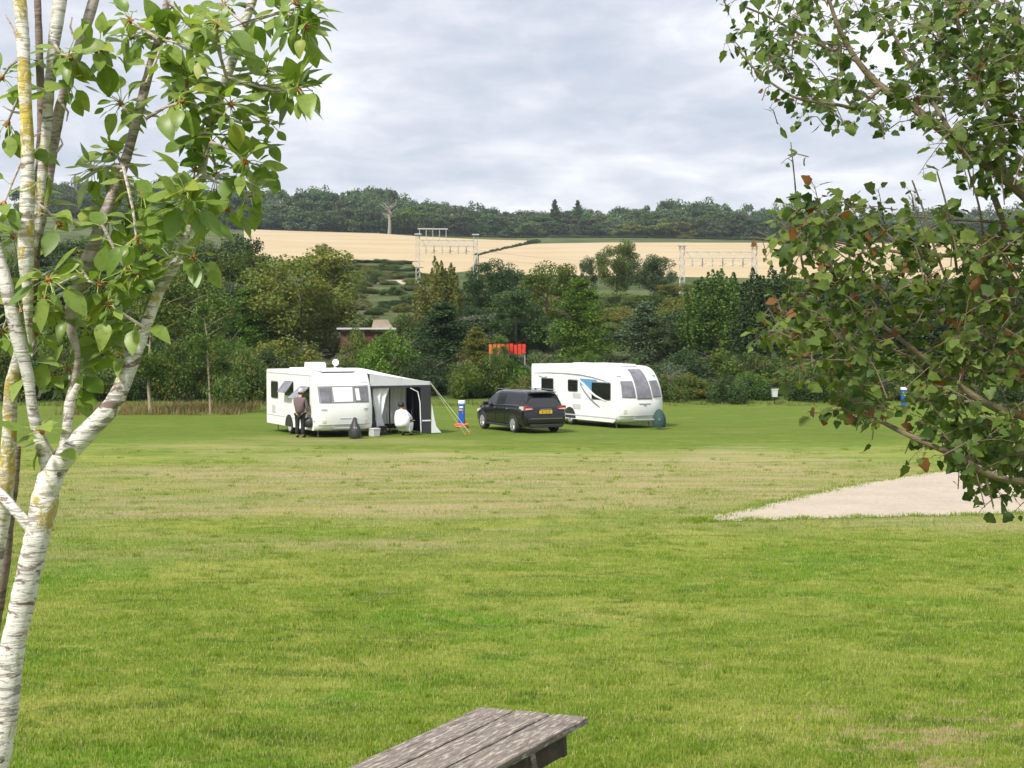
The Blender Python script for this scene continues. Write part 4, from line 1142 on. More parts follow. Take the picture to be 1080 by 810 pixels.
def caravan_right():
    fwd = Vector((.507, -.861)).normalized(); ang = math.atan2(fwd.y, fwd.x)
    c = Vector((4.38, 57.0)) + Vector((-fwd.y, fwd.x)) * 1.15
    root = thing('touring_caravan', 'white touring caravan with blue side graphic and tall raked front windows', 'caravan', (c.x, c.y, gz(c.x, c.y)), ang)
    v = Van([(-.15, .24), (.0, .32), (.10, .55), (.14, .95), (.10, 1.3), (-.02, 1.65), (-.22, 2.0), (-.48, 2.28), (-.75, 2.43), (-1.1, 2.51), (-1.6, 2.53)], 1.15, .34, 3.2)
    van_body(v, -6.9, 2.53, root, M['white'])
    yl = -1.15
    for x, z, w, h in ((-5.55, 1.60, .95, .60), (-3.5, 1.66, .72, .46)): side_window(root, yl, x, z, w, h)
    side_window(root, yl, -1.35, 1.50, 1.35, .68)
    # blue graphic sweeping between the windows
    g_ = MB(); g_.prism([(-2.95, 1.98), (-1.75, 1.96), (-1.6, 1.86), (-2.05, 1.82), (-2.05, 1.3), (-2.5, 1.62), (-2.95, 1.75)], 'y', yl - .010, yl - .0005); g_.build('side_graphic', M['bluegr'], root)
    def sweep(pts, w, name, mat, d=.016):
        mb = MB(); n = len(pts); top = []; bot = []
        for i, (x, z) in enumerate(pts):
            a_ = pts[max(i - 1, 0)]; b_ = pts[min(i + 1, n - 1)]; t = Vector((b_[0] - a_[0], b_[1] - a_[1])).normalized(); ww = w * math.sin(math.pi * (i + .6) / (n + .2))
            top.append((x - t.y * ww, z + t.x * ww)); bot.append((x + t.y * ww, z - t.x * ww))
        mb.prism(top + bot[::-1], 'y', yl - d, yl - .0005); mb.build(name, mat, root)
    sweep([(-6.7, 2.12), (-5.5, 2.16), (-4.3, 2.16), (-3.0, 2.13), (-2.0, 2.05), (-1.2, 1.94), (-.7, 1.78)], .025, 'side_graphic', M['trim'])
    sweep([(-2.9, 1.72), (-2.6, 1.45), (-2.2, 1.18), (-1.8, .98), (-1.45, .84)], .035, 'side_graphic', M['trim'], .035)
    sweep([(-3.1, 1.95), (-2.6, 1.72), (-2.2, 1.48), (-1.7, 1.28), (-1.0, 1.10)], .05, 'side_graphic', M['white'], .036)
    sweep([(-6.3, 2.0), (-5.9, 1.93), (-5.6, 1.98)], .03, 'side_graphic', M['trim'])
    for z in (1.24, .78):
        o = MB().prism(rrect(-3.2, z, .62, .22, .02), 'y', yl - .012, yl - .0005).build('vent_grille', M['pale'], root)
    MB().prism(rrect(-4.45, 1.28, .62, 1.75, .05), 'y', yl - .008, yl - .0005).build('door', M['roofw'], root)
    MB().box((-4.72, yl - .02, 1.15), (.05, .03, .14)).build('door_handle', M['trim'], root)
    MB().box((-3.3, yl - .008, .42), (6.6, .014, .05)).build('skirt_trim', M['pale'], root)
    # front windows: tall middle pane and two side panes
    for ya, yb, z0, z1, ya2, yb2 in ((-.96, -.46, 1.30, 1.92, -.90, -.44), (.46, .96, 1.30, 1.92, .44, .90), (-.34, .34, 1.24, 2.42, -.30, .30)):
        s_ = MB(); v.patch(s_, ya - .03, yb + .03, z0 - .04, z1 + .03, .022, ya2 - .03, yb2 + .03, 10); fr = s_.build('front_window', M['trim'], root, smooth=True)
        s_ = MB(); v.patch(s_, ya, yb, z0, z1, .040, ya2, yb2, 10); s_.build('pane', M['glass_grey'], fr, smooth=True)
    for a_, b_, z in ((-.4, 0, 0), (0, .4, 1)):
        pass
    em = MB(); v.patch(em, -.26, -.02, .98, 1.02, .014, -.30, -.02, 4); v.patch(em, .02, .26, .98, 1.02, .014, .02, .30, 4); v.patch(em, -.05, .05, .93, 1.0, .016, n=3); em.build('winged_emblem', M['trim'], root)
    mb = MB(); v.patch(mb, -1.05, 1.05, .50, .53, .012, n=16); mb.build('front_seam', M['pale'], root)
    for y in (-.88, .88):
        mb = MB(); v.patch(mb, y - .05, y + .05, .62, .78, .018, n=3); mb.build('marker_lamp', M['taillite'], root)
        mb = MB(); v.patch(mb, y - .09, y + .09, 2.10, 2.16, .016, n=3); mb.build('grab_handle', M['trim'], root)
    MB().box((-3.3, 0, .3), (6.0, 1.9, .12)).build('chassis', M['black'], root)
    for s in (-1, 1):
        wheel(root, -3.75, s * 1.03, .33, .2, s, 'alloy')
        MB().prism([(-3.75 + .47 * math.cos(R(a_)), .28 + .46 * math.sin(R(a_))) for a_ in range(0, 181, 15)], 'y', *sorted((s * 1.13, s * 1.164))).build('wheel_arch', M['black'], root)
        for x in (-.8, -6.3): MB().tube([(x, s * .8, .3), (x + .15, s * .85, .0)], .025, 6).build('corner_steady', M['steel'], root)
    mb = MB()
    for s in (-1, 1): mb.tube([(-.3, s * .55, .33), (1.2, 0, .42)], .045, 6)
    mb.build('tow_frame', M['trim'], root)
    cv = MB(); cv.lathe([(.34, .1), (.4, .25), (.38, .5), (.28, .72), (.16, .85), (.04, .9)], 'z', 14, Matrix.Translation((.95, .12, 0)) @ Matrix.Diagonal((.78, .66, .92, 1)))
    cv.build('hitch_cover', M['green_cover'], root, smooth=True)
    MB().tube([(1.02, .12, .0), (1.02, .12, .6)], .03, 8).build('jockey_wheel', M['steel'], root)
    MB().box((-4.6, .1, 2.56), (.8, .6, .08)).build('roof_vent', M['roofw'], root, bevel=.03)
    mb = MB(); mb.prism([(-1.9, 2.52), (-.95, 2.50), (-1.05, 2.60), (-1.8, 2.62)], 'y', -.4, .4); mb.build('roof_light', M['pale'], root, bevel=.03)
    MB().box((-3.0, .1, 2.57), (1.5, 1.0, .09)).build('roof_vent', M['white'], root, bevel=.03)
    return root
caravan_right()

# ------------------------------------------------------------------ awning (local frame of the left caravan)
def awning():
    root = thing('caravan_awning', 'grey and charcoal awning with white interior on the left caravan', 'awning', vanL.location, aL)
    y0, y1 = 1.17, 3.66      # outward
    x0, x1 = -.45, -3.6      # front, back
    zt, ze = 2.33, 1.98      # at the caravan, at the eaves
    rf = MB()
    n = 6
    for t_, side in ((0, 1),):
        vs = []; fs = []
        for i in range(n + 1):
            f = i / n; y = y0 + (y1 - y0) * f
            for j in range(7):
                g_ = j / 6; x = x0 + (x1 - x0) * g_; z = (zt + (ze - zt) * f) * (1 - g_) + g_ * (zt + .13 + (ze - zt - .09) * max(0, (f - .3) / .7) ** 1.3); vs.append((x, y, z))
        for i in range(n):
            for j in range(6):
                k = i * 7 + j; fs.append((k, k + 1, k + 8, k + 7))
        vs2 = [(a_, b_, c_ - .02) for a_, b_, c_ in vs]; L = len(vs)
        rf.add(vs + vs2, fs + [tuple(L + q for q in f_[::-1]) for f_ in fs] + [(j, L + j, L + j + 1, j + 1) for j in range(6)] + [(n * 7 + j, n * 7 + j + 1, L + n * 7 + j + 1, L + n * 7 + j) for j in range(6)]
               + [(i * 7, (i + 1) * 7, L + (i + 1) * 7, L + i * 7) for i in range(n)] + [(i * 7 + 6, L + i * 7 + 6, L + (i + 1) * 7 + 6, (i + 1) * 7 + 6) for i in range(n)])
    rf.build('roof', M['canvasw'], root, smooth=True)
    # gable triangle of lighter canvas above the doorway, then charcoal surround
    ga = MB(); ga.prism([(y0, 1.86), (y1, 1.86), (y1, ze - .02), (y0, zt - .02)], 'x', x0 - .025, x0); ga.build('gable_panel', M['canvas'], root)
    va = MB(); va.prism([(y0, 1.86), (y0, 1.76), (y0 + .5, 1.78), (y1 - .5, 1.78), (y1 - .1, 1.55), (y1, 1.5), (y1, 1.86)], 'x', x0 - .028, x0 + .006); va.build('valance', M['charcoal'], root)
    fr = MB(); fr.prism([(y0, 0.02), (y0 + .34, .02), (y0 + .12, 1.0), (y0 + .10, 1.77), (y0, 1.77)], 'x', x0 - .028, x0 + .006); fr.build('door_edge', M['charcoal'], root)
    fr = MB(); fr.prism([(y1 - .38, .02), (y1, .02), (y1, 1.52), (y1 - .42, 1.72)], 'x', x0 - .028, x0 + .006); fr.build('door_edge', M['charcoal'], root)
    # curved pale piping of the door
    pp = MB(); pp.tube([(x0 + .02, y1 - .42, .05), (x0 + .02, y1 - .46, 1.2), (x0 + .02, y1 - .55, 1.6), (x0 + .02, y1 - .85, 1.75)], .022, 6); pp.build('door_piping', M['canvasw'], root)
    MB().box((x0 + .012, y1 - .19, .5), (.012, .36, .05)).build('door_strap', M['canvasw'], root)
    # outer and rear walls
    ow = MB(); ow.prism([(x0, .02), (x1, .02), (x1, ze - .02), (x0, ze - .02)], 'y', y1 - .03, y1); ow.build('outer_wall', M['charcoal'], root)
    bw = MB(); bw.prism([(y0, .02), (y1 - .04, .02), (y1 - .04, ze - .04), (y0, zt - .04)], 'x', x1, x1 + .03); bw.build('rear_wall', M['charcoal'], root)
    MB().prism([(y0 + .1, .5), (y0 + 1.25, .5), (y0 + 1.25, 1.9), (y0 + .1, 1.9)], 'x', x1 + .03, x1 + .05).build('rear_window', M['canvasw'], root)
    MB().prism([(y1 - 1.35, .9), (y1 - .35, .9), (y1 - .35, 1.75), (y1 - 1.35, 1.75)], 'x', x1 + .03, x1 + .05).build('rear_window', M['longgrass'], root)
    # inner curtain partition and tied door flap
    mb = MB(); pts = []
    for i in range(25): pts.append((y0 + .75 + i * .05, .05 * math.sin(i * 1.7)))
    vs = [(x0 - 1.1 + w, y, z) for z in (.35, 1.95) for y, w in pts]; k = len(pts)
    mb.add(vs, [(i, i + 1, k + i + 1, k + i) for i in range(k - 1)]); mb.build('inner_curtain', M['canvasw'], root, smooth=True)
    fl = MB(); vs = []; nn = 9
    for z, yc, wd in ((1.76, y0 + .50, .36), (1.4, y0 + .42, .30), (1.0, y0 + .42, .20), (.7, y0 + .40, .14), (.4, y0 + .44, .2), (.12, y0 + .46, .24)):
        for i in range(nn): f = i / (nn - 1) - .5; vs.append((x0 - .12 + .05 * math.sin(i * 2.1), yc + f * wd * 2, z))
    fl.add(vs, [(j * nn + i, j * nn + i + 1, (j + 1) * nn + i + 1, (j + 1) * nn + i) for j in range(5) for i in range(nn - 1)]); fl.build('door_flap', M['canvasw'], root, smooth=True)
    for y in (y0 + 1.0, y0 + 1.95):
        MB().tube([(x0 - .5, y, .02), (x0 - .5, y, 2.05)], .03, 6).build('pole', M['charcoal'], root)
    for y, x in ((y1 - .05, x0 - .05), (y1 - .05, x1 + .08)): MB().tube([(x, y, 0), (x, y, ze - .04)], .02, 6).build('pole', M['steel'], root)
    # pale mud flap corner at the outside
    mb = MB(); mb.prism([(0, 0), (.42, 0), (.2, .25), (.1, .7), (.02, 1.1)], 'x', 0, .02, Matrix.Translation((x0 - .02, y1 + .02, .02))); mb.build('corner_skirt', M['canvasw'], root)
    # guy ropes
    for a_, b_, m_ in (((x0, y1, 1.93), (x0 + .35, y1 + 1.45, .03), 'canvasw'), ((x0, y1, 1.90), (x0 + 1.1, y1 + .9, .03), 'stalk'), ((x1, y1, 1.9), (x1 - .5, y1 + 1.5, .03), 'canvasw')):
        MB().tube([a_, b_], .008, 5).build('guy_rope', M[m_], root)
        MB().tube([(b_[0], b_[1], -.05), (b_[0] + .02, b_[1] + .05, .12)], .012, 5).build('peg', M['orange'], root)
awning()
# clutter in the awning
Lm = Matrix.Translation(vanL.location) @ Matrix.Rotation(aL, 4, 'Z')
def lw(x, y, z=0):
    p = Lm @ Vector((x, y, 0)); return Vector((p.x, p.y, gz(p.x, p.y) + z))
def folding_chair(loc, rz, label, mat):
    r = thing('camping_chair', label, 'chair', loc, rz)
    for sx_ in (-1, 1):
        MB().tube([(sx_ * .26, -.25, 0), (sx_ * .26, .25, .42), (sx_ * .26, .32, .9)], .014, 6).build('side_frame', M['steel'], r)
        MB().tube([(sx_ * .26, .25, 0), (sx_ * .26, -.25, .42)], .014, 6).build('leg', M['steel'], r)
        MB().box((sx_ * .28, -.02, .62), (.05, .42, .03)).build('armrest', mat, r)
    MB().box((0, 0, .42), (.5, .5, .03)).build('seat', mat, r, bevel=.01)
    MB().box((0, .29, .72), (.5, .03, .5), Matrix.Rotation(R(-6), 4, 'X')).build('backrest', mat, r, bevel=.01)
    return r
folding_chair(lw(-1.5, 3.05), aL + 1.2, 'dark folding camping chair inside the awning, right side', M['charcoal'])
folding_chair(lw(-2.3, 2.65), aL + .6, 'dark folding camping chair at the back of the awning', M['charcoal'])
def storage_box(loc, rz, s, label, mat, nm='storage_box'):
    r = thing(nm, label, 'box', loc, rz)
    mb = MB(); mb.add([(-s[0] / 2, -s[1] / 2, 0), (s[0] / 2, -s[1] / 2, 0), (s[0] / 2, s[1] / 2, 0), (-s[0] / 2, s[1] / 2, 0)] + [(-s[0] * .54, -s[1] * .54, s[2]), (s[0] * .54, -s[1] * .54, s[2]), (s[0] * .54, s[1] * .54, s[2]), (-s[0] * .54, s[1] * .54, s[2])],
                        [(3, 2, 1, 0), (4, 5, 6, 7), (0, 1, 5, 4), (1, 2, 6, 5), (2, 3, 7, 6), (3, 0, 4, 7)]); mb.build('tub', mat, r, bevel=.02)
    MB().box((0, 0, s[2] + .025), (s[0] * 1.14, s[1] * 1.14, .05)).build('lid', mat, r, bevel=.012)
    return r
storage_box(lw(-.75, 1.72), aL, (.42, .3, .3), 'dark storage box at the left foot of the awning doorway', M['charcoal'])
storage_box(lw(.0, 1.15), aL + .2, (.34, .28, .26), 'pale grey box on the grass between caravan and awning', M['pale'])

# ------------------------------------------------------------------ people
def skinned(name, verts, edges, radii, mat, parent, sub=2):
    me = bpy.data.meshes.new(name); me.from_pydata([tuple(v) for v in verts], edges, []); me.update(); me.materials.append(mat)
    o = bpy.data.objects.new(name, me); COL.objects.link(o); o.parent = parent
    md = o.modifiers.new('skin', 'SKIN'); md.use_smooth_shade = True
    for i, r_ in enumerate(radii):
        sv = me.skin_vertices[0].data[i]; sv.radius = (r_, r_) if not isinstance(r_, tuple) else r_; sv.use_root = (i == 0)
    s_ = o.modifiers.new('sub', 'SUBSURF'); s_.levels = sub; s_.render_levels = sub
    return o
class Fig:
    def __init__(s): s.v = []; s.e = []; s.r = []
    def add(s, p, r, par=None):
        s.v.append(Vector(p)); s.r.append(r); i = len(s.v) - 1
        if par is not None: s.e.append((par, i))
        return i
    def chain(s, par, pts):
        for p, r in pts: par = s.add(p, r, par)
        return par
def hand(f, par, wrist, d, side):
    """palm and five separate bent fingers from the wrist along d; side = thumb direction"""
    d = Vector(d).normalized(); side = Vector(side).normalized(); nrm = d.cross(side)
    w = Vector(wrist); palm = f.add(w + d * .05, .026, par)
    for k, (o_, L) in enumerate(((-.03, .062), (-.010, .075), (.010, .082), (.030, .074))):
        b = w + d * .09 + side * o_
        f.chain(palm, [(b, .010), (b + d * L * .5 + nrm * .012, .009), (b + d * L * .85 + nrm * .035, .008)])
    f.chain(palm, [(w + d * .045 + side * .045, .011), (w + d * .085 + side * .06 + nrm * .01, .009)])

def person_standing():
    p = hit(316.5, 461.5)
    root = thing('person', 'person in a grey brown jumper and black trousers beside the left caravan', 'person', (p.x, p.y, gz(p.x, p.y)), R(-14))
    # local: faces +y (away from the camera)
    f = Fig(); pel = f.add((0, 0, .95), .09)
    ch = f.chain(pel, [((0, .0, 1.1), .125), ((0, .02, 1.3), .15)]); nk = f.chain(ch, [((0, .02, 1.46), .07), ((0, .05, 1.53), .052)])
    f.chain(nk, [((0, .08, 1.60), .082), ((0, .09, 1.69), .088), ((0, .085, 1.745), .06)])
    for s in (-1, 1):
        if s > 0:    # viewer's right arm hangs and carries a black bag
            sh = f.chain(ch, [((s * .18, .0, 1.40), .062), ((s * .25, .02, 1.14), .047), ((s * .27, .10, .90), .036)]); wr = Vector((.27, .12, .86)); w_ = f.add(wr, .028, sh); hand(f, w_, wr, (0, .1, -1), (0, 1, 0))
        else:        # the other reaches up towards the open window
            sh = f.chain(ch, [((s * .18, .0, 1.40), .062), ((s * .24, .16, 1.20), .047), ((s * .16, .38, 1.30), .036)]); wr = Vector((-.15, .42, 1.33)); w_ = f.add(wr, .028, sh); hand(f, w_, wr, (0, 1, .5), (1, 0, 0))
        f.chain(pel, [((s * .10, 0, .86), .07), ((s * .11, .02, .5), .06), ((s * .115, -.02, .12), .045), ((s * .12, .04, .05), .045), ((s * .13, .15, .035), .035)])
    skinned('body', f.v, f.e, f.r, M['skin'], root)
    j = Fig(); a0 = j.add((0, 0, .84), .16); c0 = j.chain(a0, [((0, 0, 1.08), .20), ((0, .01, 1.32), .21), ((0, .02, 1.46), .12)])
    ch2 = 2
    j.chain(ch2, [((.19, 0, 1.40), .083), ((.255, .02, 1.14), .066), ((.275, .09, .93), .052)])
    j.chain(ch2, [((-.19, 0, 1.40), .083), ((-.245, .16, 1.20), .066), ((-.17, .36, 1.29), .050)])
    skinned('jumper', j.v, j.e, j.r, M['jacket'], root)
    t = Fig(); a0 = t.add((0, 0, .96), .18)
    for s in (-1, 1): t.chain(a0, [((s * .10, 0, .84), .115), ((s * .11, .02, .5), .085), ((s * .117, -.02, .10), .072)])
    skinned('trousers', t.v, t.e, t.r, M['trouser'], root)
    for s in (-1, 1):
        q = Fig(); a0 = q.add((s * .12, -.03, .055), .05); q.chain(a0, [((s * .125, .08, .05), .05), ((s * .13, .19, .04), .038)]); skinned('shoe', q.v, q.e, q.r, M['black'], root)
    MB().lathe([(.102, 1.655), (.106, 1.70), (.098, 1.75), (.07, 1.79), (.02, 1.805)], 'z', 18, c=(0, .085, 0)).build('cap', M['cap'], root, smooth=True)
    MB().lathe([(.094, 1.59), (.099, 1.63), (.099, 1.66)], 'z', 16, c=(0, .078, 0)).build('hair', M['hair'], root, smooth=True)
    for s in (-1, 1): MB().lathe([(.005, -.012), (.028, 0), (.005, .012)], 'x', 10, c=(s * .098, .085, 1.655)).build('ear', M['skin'], root, smooth=True)
    MB().tube([(0, .17, 1.66), (0, .20, 1.64), (0, .175, 1.625)], [.012, .018, .012], 6).build('nose', M['skin'], root)
    # bag
    b = root.matrix_world
    bp = Matrix.Translation(root.location) @ Matrix.Rotation(R(-14), 4, 'Z') @ Vector((.30, .14, 0))
    bag = thing('carrier_bag', 'black rounded bag held in the right hand of the standing person', 'bag', (bp.x, bp.y, root.location.z), R(-14))
    MB().lathe([(.03, .36), (.16, .38), (.22, .48), (.22, .6), (.15, .70), (.06, .74)], 'z', 16, Matrix.Diagonal((1, .75, 1, 1))).build('pouch', M['black'], bag, smooth=True)
    MB().tube([(-.07, 0, .72), (-.05, 0, .79), (0, 0, .82), (.05, 0, .79), (.07, 0, .72)], .010, 6).build('handle', M['black'], bag)
person_standing()

def person_seated():
    loc = lw(-.05, 2.30)
    rz = math.atan2(-loc.x, -loc.y) * 0 + R(160)
    root = thing('person', 'dark haired person in white crouching in the awning doorway', 'person', (loc.x, loc.y, gz(loc.x, loc.y)), R(-30))
    # crouched, back to the camera, facing +y
    f = Fig(); pel = f.add((.05, -.05, .34), .15)
    ch = f.chain(pel, [((.0, -.03, .55), .15), ((-.06, .05, .80), .16)]); nk = f.chain(ch, [((-.10, .10, .96), .07), ((-.12, .12, 1.02), .055)])
    f.chain(nk, [((-.13, .15, 1.08), .085), ((-.13, .16, 1.17), .09), ((-.13, .155, 1.23), .06)])
    for s in (-1, 1):
        sh = f.chain(ch, [((-.06 + s * .19, .06, .88), .06), ((-.04 + s * .24, .22, .70), .046), ((s * .16, .40, .58), .035)]); wr = Vector((s * .15, .43, .56)); w_ = f.add(wr, .027, sh); hand(f, w_, wr, (0, 1, -.3), (-s, 0, 0))
        f.chain(pel, [((s * .14, .08, .32), .11), ((s * .20, .36, .50), .075), ((s * .18, .26, .12), .05), ((s * .18, .28, .05), .045), ((s * .19, .40, .035), .035)])
    skinned('body', f.v, f.e, f.r, M['skin'], root)
    j = Fig(); a0 = j.add((.06, -.07, .26), .30); j.chain(a0, [((.04, -.06, .50), .30), ((-.05, .02, .78), .25), ((-.10, .09, .93), .11)])
    for s in (-1, 1): j.chain(2, [((-.06 + s * .19, .06, .88), .085), ((-.04 + s * .24, .22, .70), .07), ((s * .17, .38, .59), .055)])
    skinned('white_top', j.v, j.e, j.r, M['shirtw'], root)
    t = Fig(); a0 = t.add((.06, 0, .26), .19)
    for s in (-1, 1): t.chain(a0, [((s * .14, .08, .30), .13), ((s * .20, .36, .48), .09), ((s * .18, .26, .13), .07)])
    skinned('trousers', t.v, t.e, t.r, M['shirtw'], root)
    q = Fig(); a0 = q.add((-.13, .10, 1.03), .12); q.chain(a0, [((-.13, .12, 1.17), .145), ((-.13, .13, 1.26), .10)]); skinned('hair', q.v, q.e, q.r, M['hair'], root)
    MB().tube([(-.13, .235, 1.16), (-.13, .265, 1.135), (-.13, .24, 1.12)], [.012, .018, .012], 6).build('nose', M['skin'], root)
    for s in (-1, 1):
        q = Fig(); a0 = q.add((s * .18, .24, .05), .05); q.chain(a0, [((s * .185, .34, .045), .048), ((s * .19, .44, .035), .035)]); skinned('shoe', q.v, q.e, q.r, M['black'], root)
person_seated()

# ------------------------------------------------------------------ car
def car():
    rear_c = at(553, 457, 53.6); fwd = Vector((-.43, .903)).normalized(); ang = math.atan2(fwd.y, fwd.x)
    right = Vector((fwd.y, -fwd.x))
    c = Vector((rear_c.x, rear_c.y)) + right * .92
    root = thing('parked_car', 'black people carrier parked beside the right caravan, rear towards us', 'car', (c.x, c.y, gz(c.x, c.y + 2) + .0), ang)
    # stations along x (0 = rear bumper, 4.8 = nose): sill z, belt z, roof z, half widths
    # each ring: sill, lower door, belt, (window base), roof rail, roof centre
    st = [ #  x,   zs,  zbelt, zroof, wl,  wb,  wr
        (0.00, .42,  .62, .66, .70, .70, .55),
        (0.03, .34,  .84, .88, .84, .82, .62),
        (0.10, .30, 1.02, 1.06, .90, .86, .64),
        (0.22, .28, 1.06, 1.22, .915, .875, .64),
        (0.34, .28, 1.07, 1.50, .92, .88, .64),
        (0.50, .27, 1.07, 1.60, .92, .885, .655),
        (1.10, .26, 1.06, 1.645, .925, .90, .67),
        (1.75, .25, 1.04, 1.66, .925, .905, .68),
        (1.82, .25, 1.04, 1.66, .925, .905, .68),
        (2.62, .25, 1.01, 1.645, .925, .905, .675),
        (2.70, .25, 1.01, 1.64, .925, .905, .675),
        (3.15, .25, .99, 1.54, .925, .90, .66),
        (3.55, .25, .98, 1.32, .925, .89, .68),
        (3.95, .25, .965, 1.04, .925, .87, .72),
        (4.30, .26, .90, .96, .90, .83, .70),
        (4.60, .28, .78, .84, .84, .76, .62),
        (4.78, .34, .62, .66, .70, .62, .45),
        (4.82, .42, .55, .58, .55, .45, .35)]
    def ring(s):
        x, zs, zb, zr, wl, wb, wr = s
        half = [(wl * .90, zs), (wl * .985, zs + (zb - zs) * .18), (wl, zs + (zb - zs) * .45), (wl * .995, zs + (zb - zs) * .72), (wb, zb),
                (wb * .975, zb + (zr - zb) * .08), (wb + (wr - wb) * .80, zb + (zr - zb) * .80), (wr * .97, zb + (zr - zb) * .93), (wr * .72, zb + (zr - zb) * .985), (wr * .35, zr)]
        return [(x, y, z) for y, z in half] + [(x, -y, z) for y, z in half[::-1]]
    rings = [ring(s) for s in st]; n = len(rings[0])
    body = MB(); wins = []
    vs = [p for r_ in rings for p in r_]
    bf = []
    for i in range(len(rings) - 1):
        for k in range(n):
            q = (i * n + k, i * n + (k + 1) % n, (i + 1) * n + (k + 1) % n, (i + 1) * n + k)
            bf.append(q)
    bf.append(tuple(range(n))); bf.append(tuple(range((len(rings) - 1) * n, len(rings) * n))[::-1])
    body.add(vs, bf)
    body.build('body', M['carblack'], root, smooth=True)
    def V_(i, k, off):
        p = Vector(rings[i][k]); d = Vector((0, p.y, (p.z - 1.0) * .8)).normalized(); return p + d * off
    # side windows follow the greenhouse faces (k 5-6 on the left, 13-14 on the right)
    for ka, kb in ((5, 6), (14, 13)):
        for i0, i1, nm in ((5, 7, 'rear_quarter_window'), (8, 9, 'rear_door_window'), (10, 12, 'front_door_window')):
            mb = MB(); pts = []
            for i in range(i0, i1 + 1): pts.append((V_(i, ka, .006), V_(i, kb, .006)))
            vv = [p for pr in pts for p in pr]; mb.add(vv, [(2 * i, 2 * i + 1, 2 * i + 3, 2 * i + 2) for i in range(len(pts) - 1)])
            mb.build(nm, M['glass_dark'], root)
    # tailgate window and windscreen as slightly proud curved sheets
    def sheet(name, rows, mat, nn=8, bulge=.05, fx=-1):
        mb = MB(); vv = []
        for (x, z, w) in rows:
            for i in range(nn + 1):
                t = i / nn * 2 - 1; vv.append((x - fx * bulge * t * t * -1 if False else x - fx * (-bulge) * (1 - t * t) * -1, w * t, z))
        mb.add(vv, [(j * (nn + 1) + i, j * (nn + 1) + i + 1, (j + 1) * (nn + 1) + i + 1, (j + 1) * (nn + 1) + i) for j in range(len(rows) - 1) for i in range(nn)])
        return mb.build(name, mat, root, smooth=True)
    sheet('rear_window', [(.195, 1.10, .78), (.235, 1.25, .72), (.31, 1.48, .60), (.37, 1.54, .56)], M['glass_dark'], fx=-1, bulge=.03)
    sheet('windscreen', [(3.97, 1.02, .74), (3.62, 1.29, .68), (3.22, 1.53, .60)], M['glass_dark'], fx=1, bulge=.03)
    MB().box((.33, 0, 1.60), (.26, 1.15, .035)).build('roof_spoiler', M['carblack'], root, bevel=.012)
    # lamps, plate, bumper, trims
    for s in (-1, 1):
        mb = MB(); mb.prism([(s * .50, .93), (s * .885, .90), (s * .885, 1.08), (s * .80, 1.10), (s * .55, 1.02)], 'x', .015, .13); lo = mb.build('tail_lamp', M['tail'], root, bevel=.01)
        mb = MB(); mb.prism([(s * .56, .955), (s * .86, .935), (s * .86, 1.0), (s * .60, .99)], 'x', .005, .02); mb.build('lamp_lens', M['taillite'], lo)
        mb = MB(); mb.prism([(.13, .91), (.48, .99), (.42, 1.06), (.14, 1.07)], 'y', *sorted((s * .88, s * .93))); mb.build('tail_lamp', M['taillite'] if s > 0 else M['tail'], root, bevel=.008)
        mb = MB(); mb.prism([(4.15, .72), (4.52, .66), (4.48, .78), (4.18, .84)], 'y', *sorted((s * .70, s * .895))); mb.build('headlamp', M['taillite'], root, bevel=.01)
        # mirrors, door handles, sills
        mb = MB(); mb.lathe([(.02, -.12), (.09, -.10), (.11, 0), (.09, .10), (.02, .12)], 'y', 12, Matrix.Translation((3.35, s * 1.02, 1.07)) @ Matrix.Diagonal((.7, 1, .8, 1))); mb.build('door_mirror', M['carblack'], root, smooth=True)
        for x in (1.55, 2.65): MB().box((x, s * .935, .93), (.2, .03, .035)).build('door_handle', M['chrome'], root, bevel=.008)
        MB().box((2.3, s * .90, .27), (2.6, .09, .08)).build('sill', M['black'], root, bevel=.01)
        MB().box((1.75, s * .72, 1.665), (2.3, .03, .03)).build('roof_rail', M['chrome'], root, bevel=.008)
        mb = MB(); mb.tube([(.48, s * .905, 1.10), (1.6, s * .925, 1.075), (2.7, s * .922, 1.04), (3.7, s * .895, 1.0)], .009, 5); mb.build('window_trim', M['chrome'], root)
        for x in (1.785, 2.66): MB().box((x, s * .932, .68), (.012, .012, .7)).build('door_seam', M['black'], root)
    MB().box((-.02, 0, .50), (.12, 1.55, .2)).build('bumper', M['carblack'], root, bevel=.04)
    MB().box((-.045, 0, .60), (.1, 1.35, .018)).build('bumper_trim', M['chrome'], root)
    MB().box((0.0, 0, .32), (.16, 1.4, .14)).build('lower_bumper', M['black'], root, bevel=.03)
    pl = MB().box((.0, 0, .85), (.03, .54, .12)).build('number_plate', M['plate'], root)
    mk = MB()
    for i in range(7): mk.box((-.017, -.20 + i * .065 + (.02 if i > 3 else 0), .85), (.004, .035 if i % 2 else .012, .07))
    mk.build('plate_characters', M['black'], pl)
    MB().box((.005, 0, .95), (.03, .5, .03)).build('tailgate_trim', M['chrome'], root, bevel=.008)
    for x in (.98, 3.85):
        for s in (-1, 1):
            wheel(root, x, s * .835, .335, .225, s)
            MB().prism([(x + .405 * math.cos(R(a_)), .335 + .405 * math.sin(R(a_))) for a_ in range(-20, 201, 11)], 'y', *sorted((s * .80, s * .928))).build('wheel_arch', M['black'], root)
    MB().box((.9, .0, 1.70), (.12, .02, .06)).build('aerial', M['black'], root)
car()

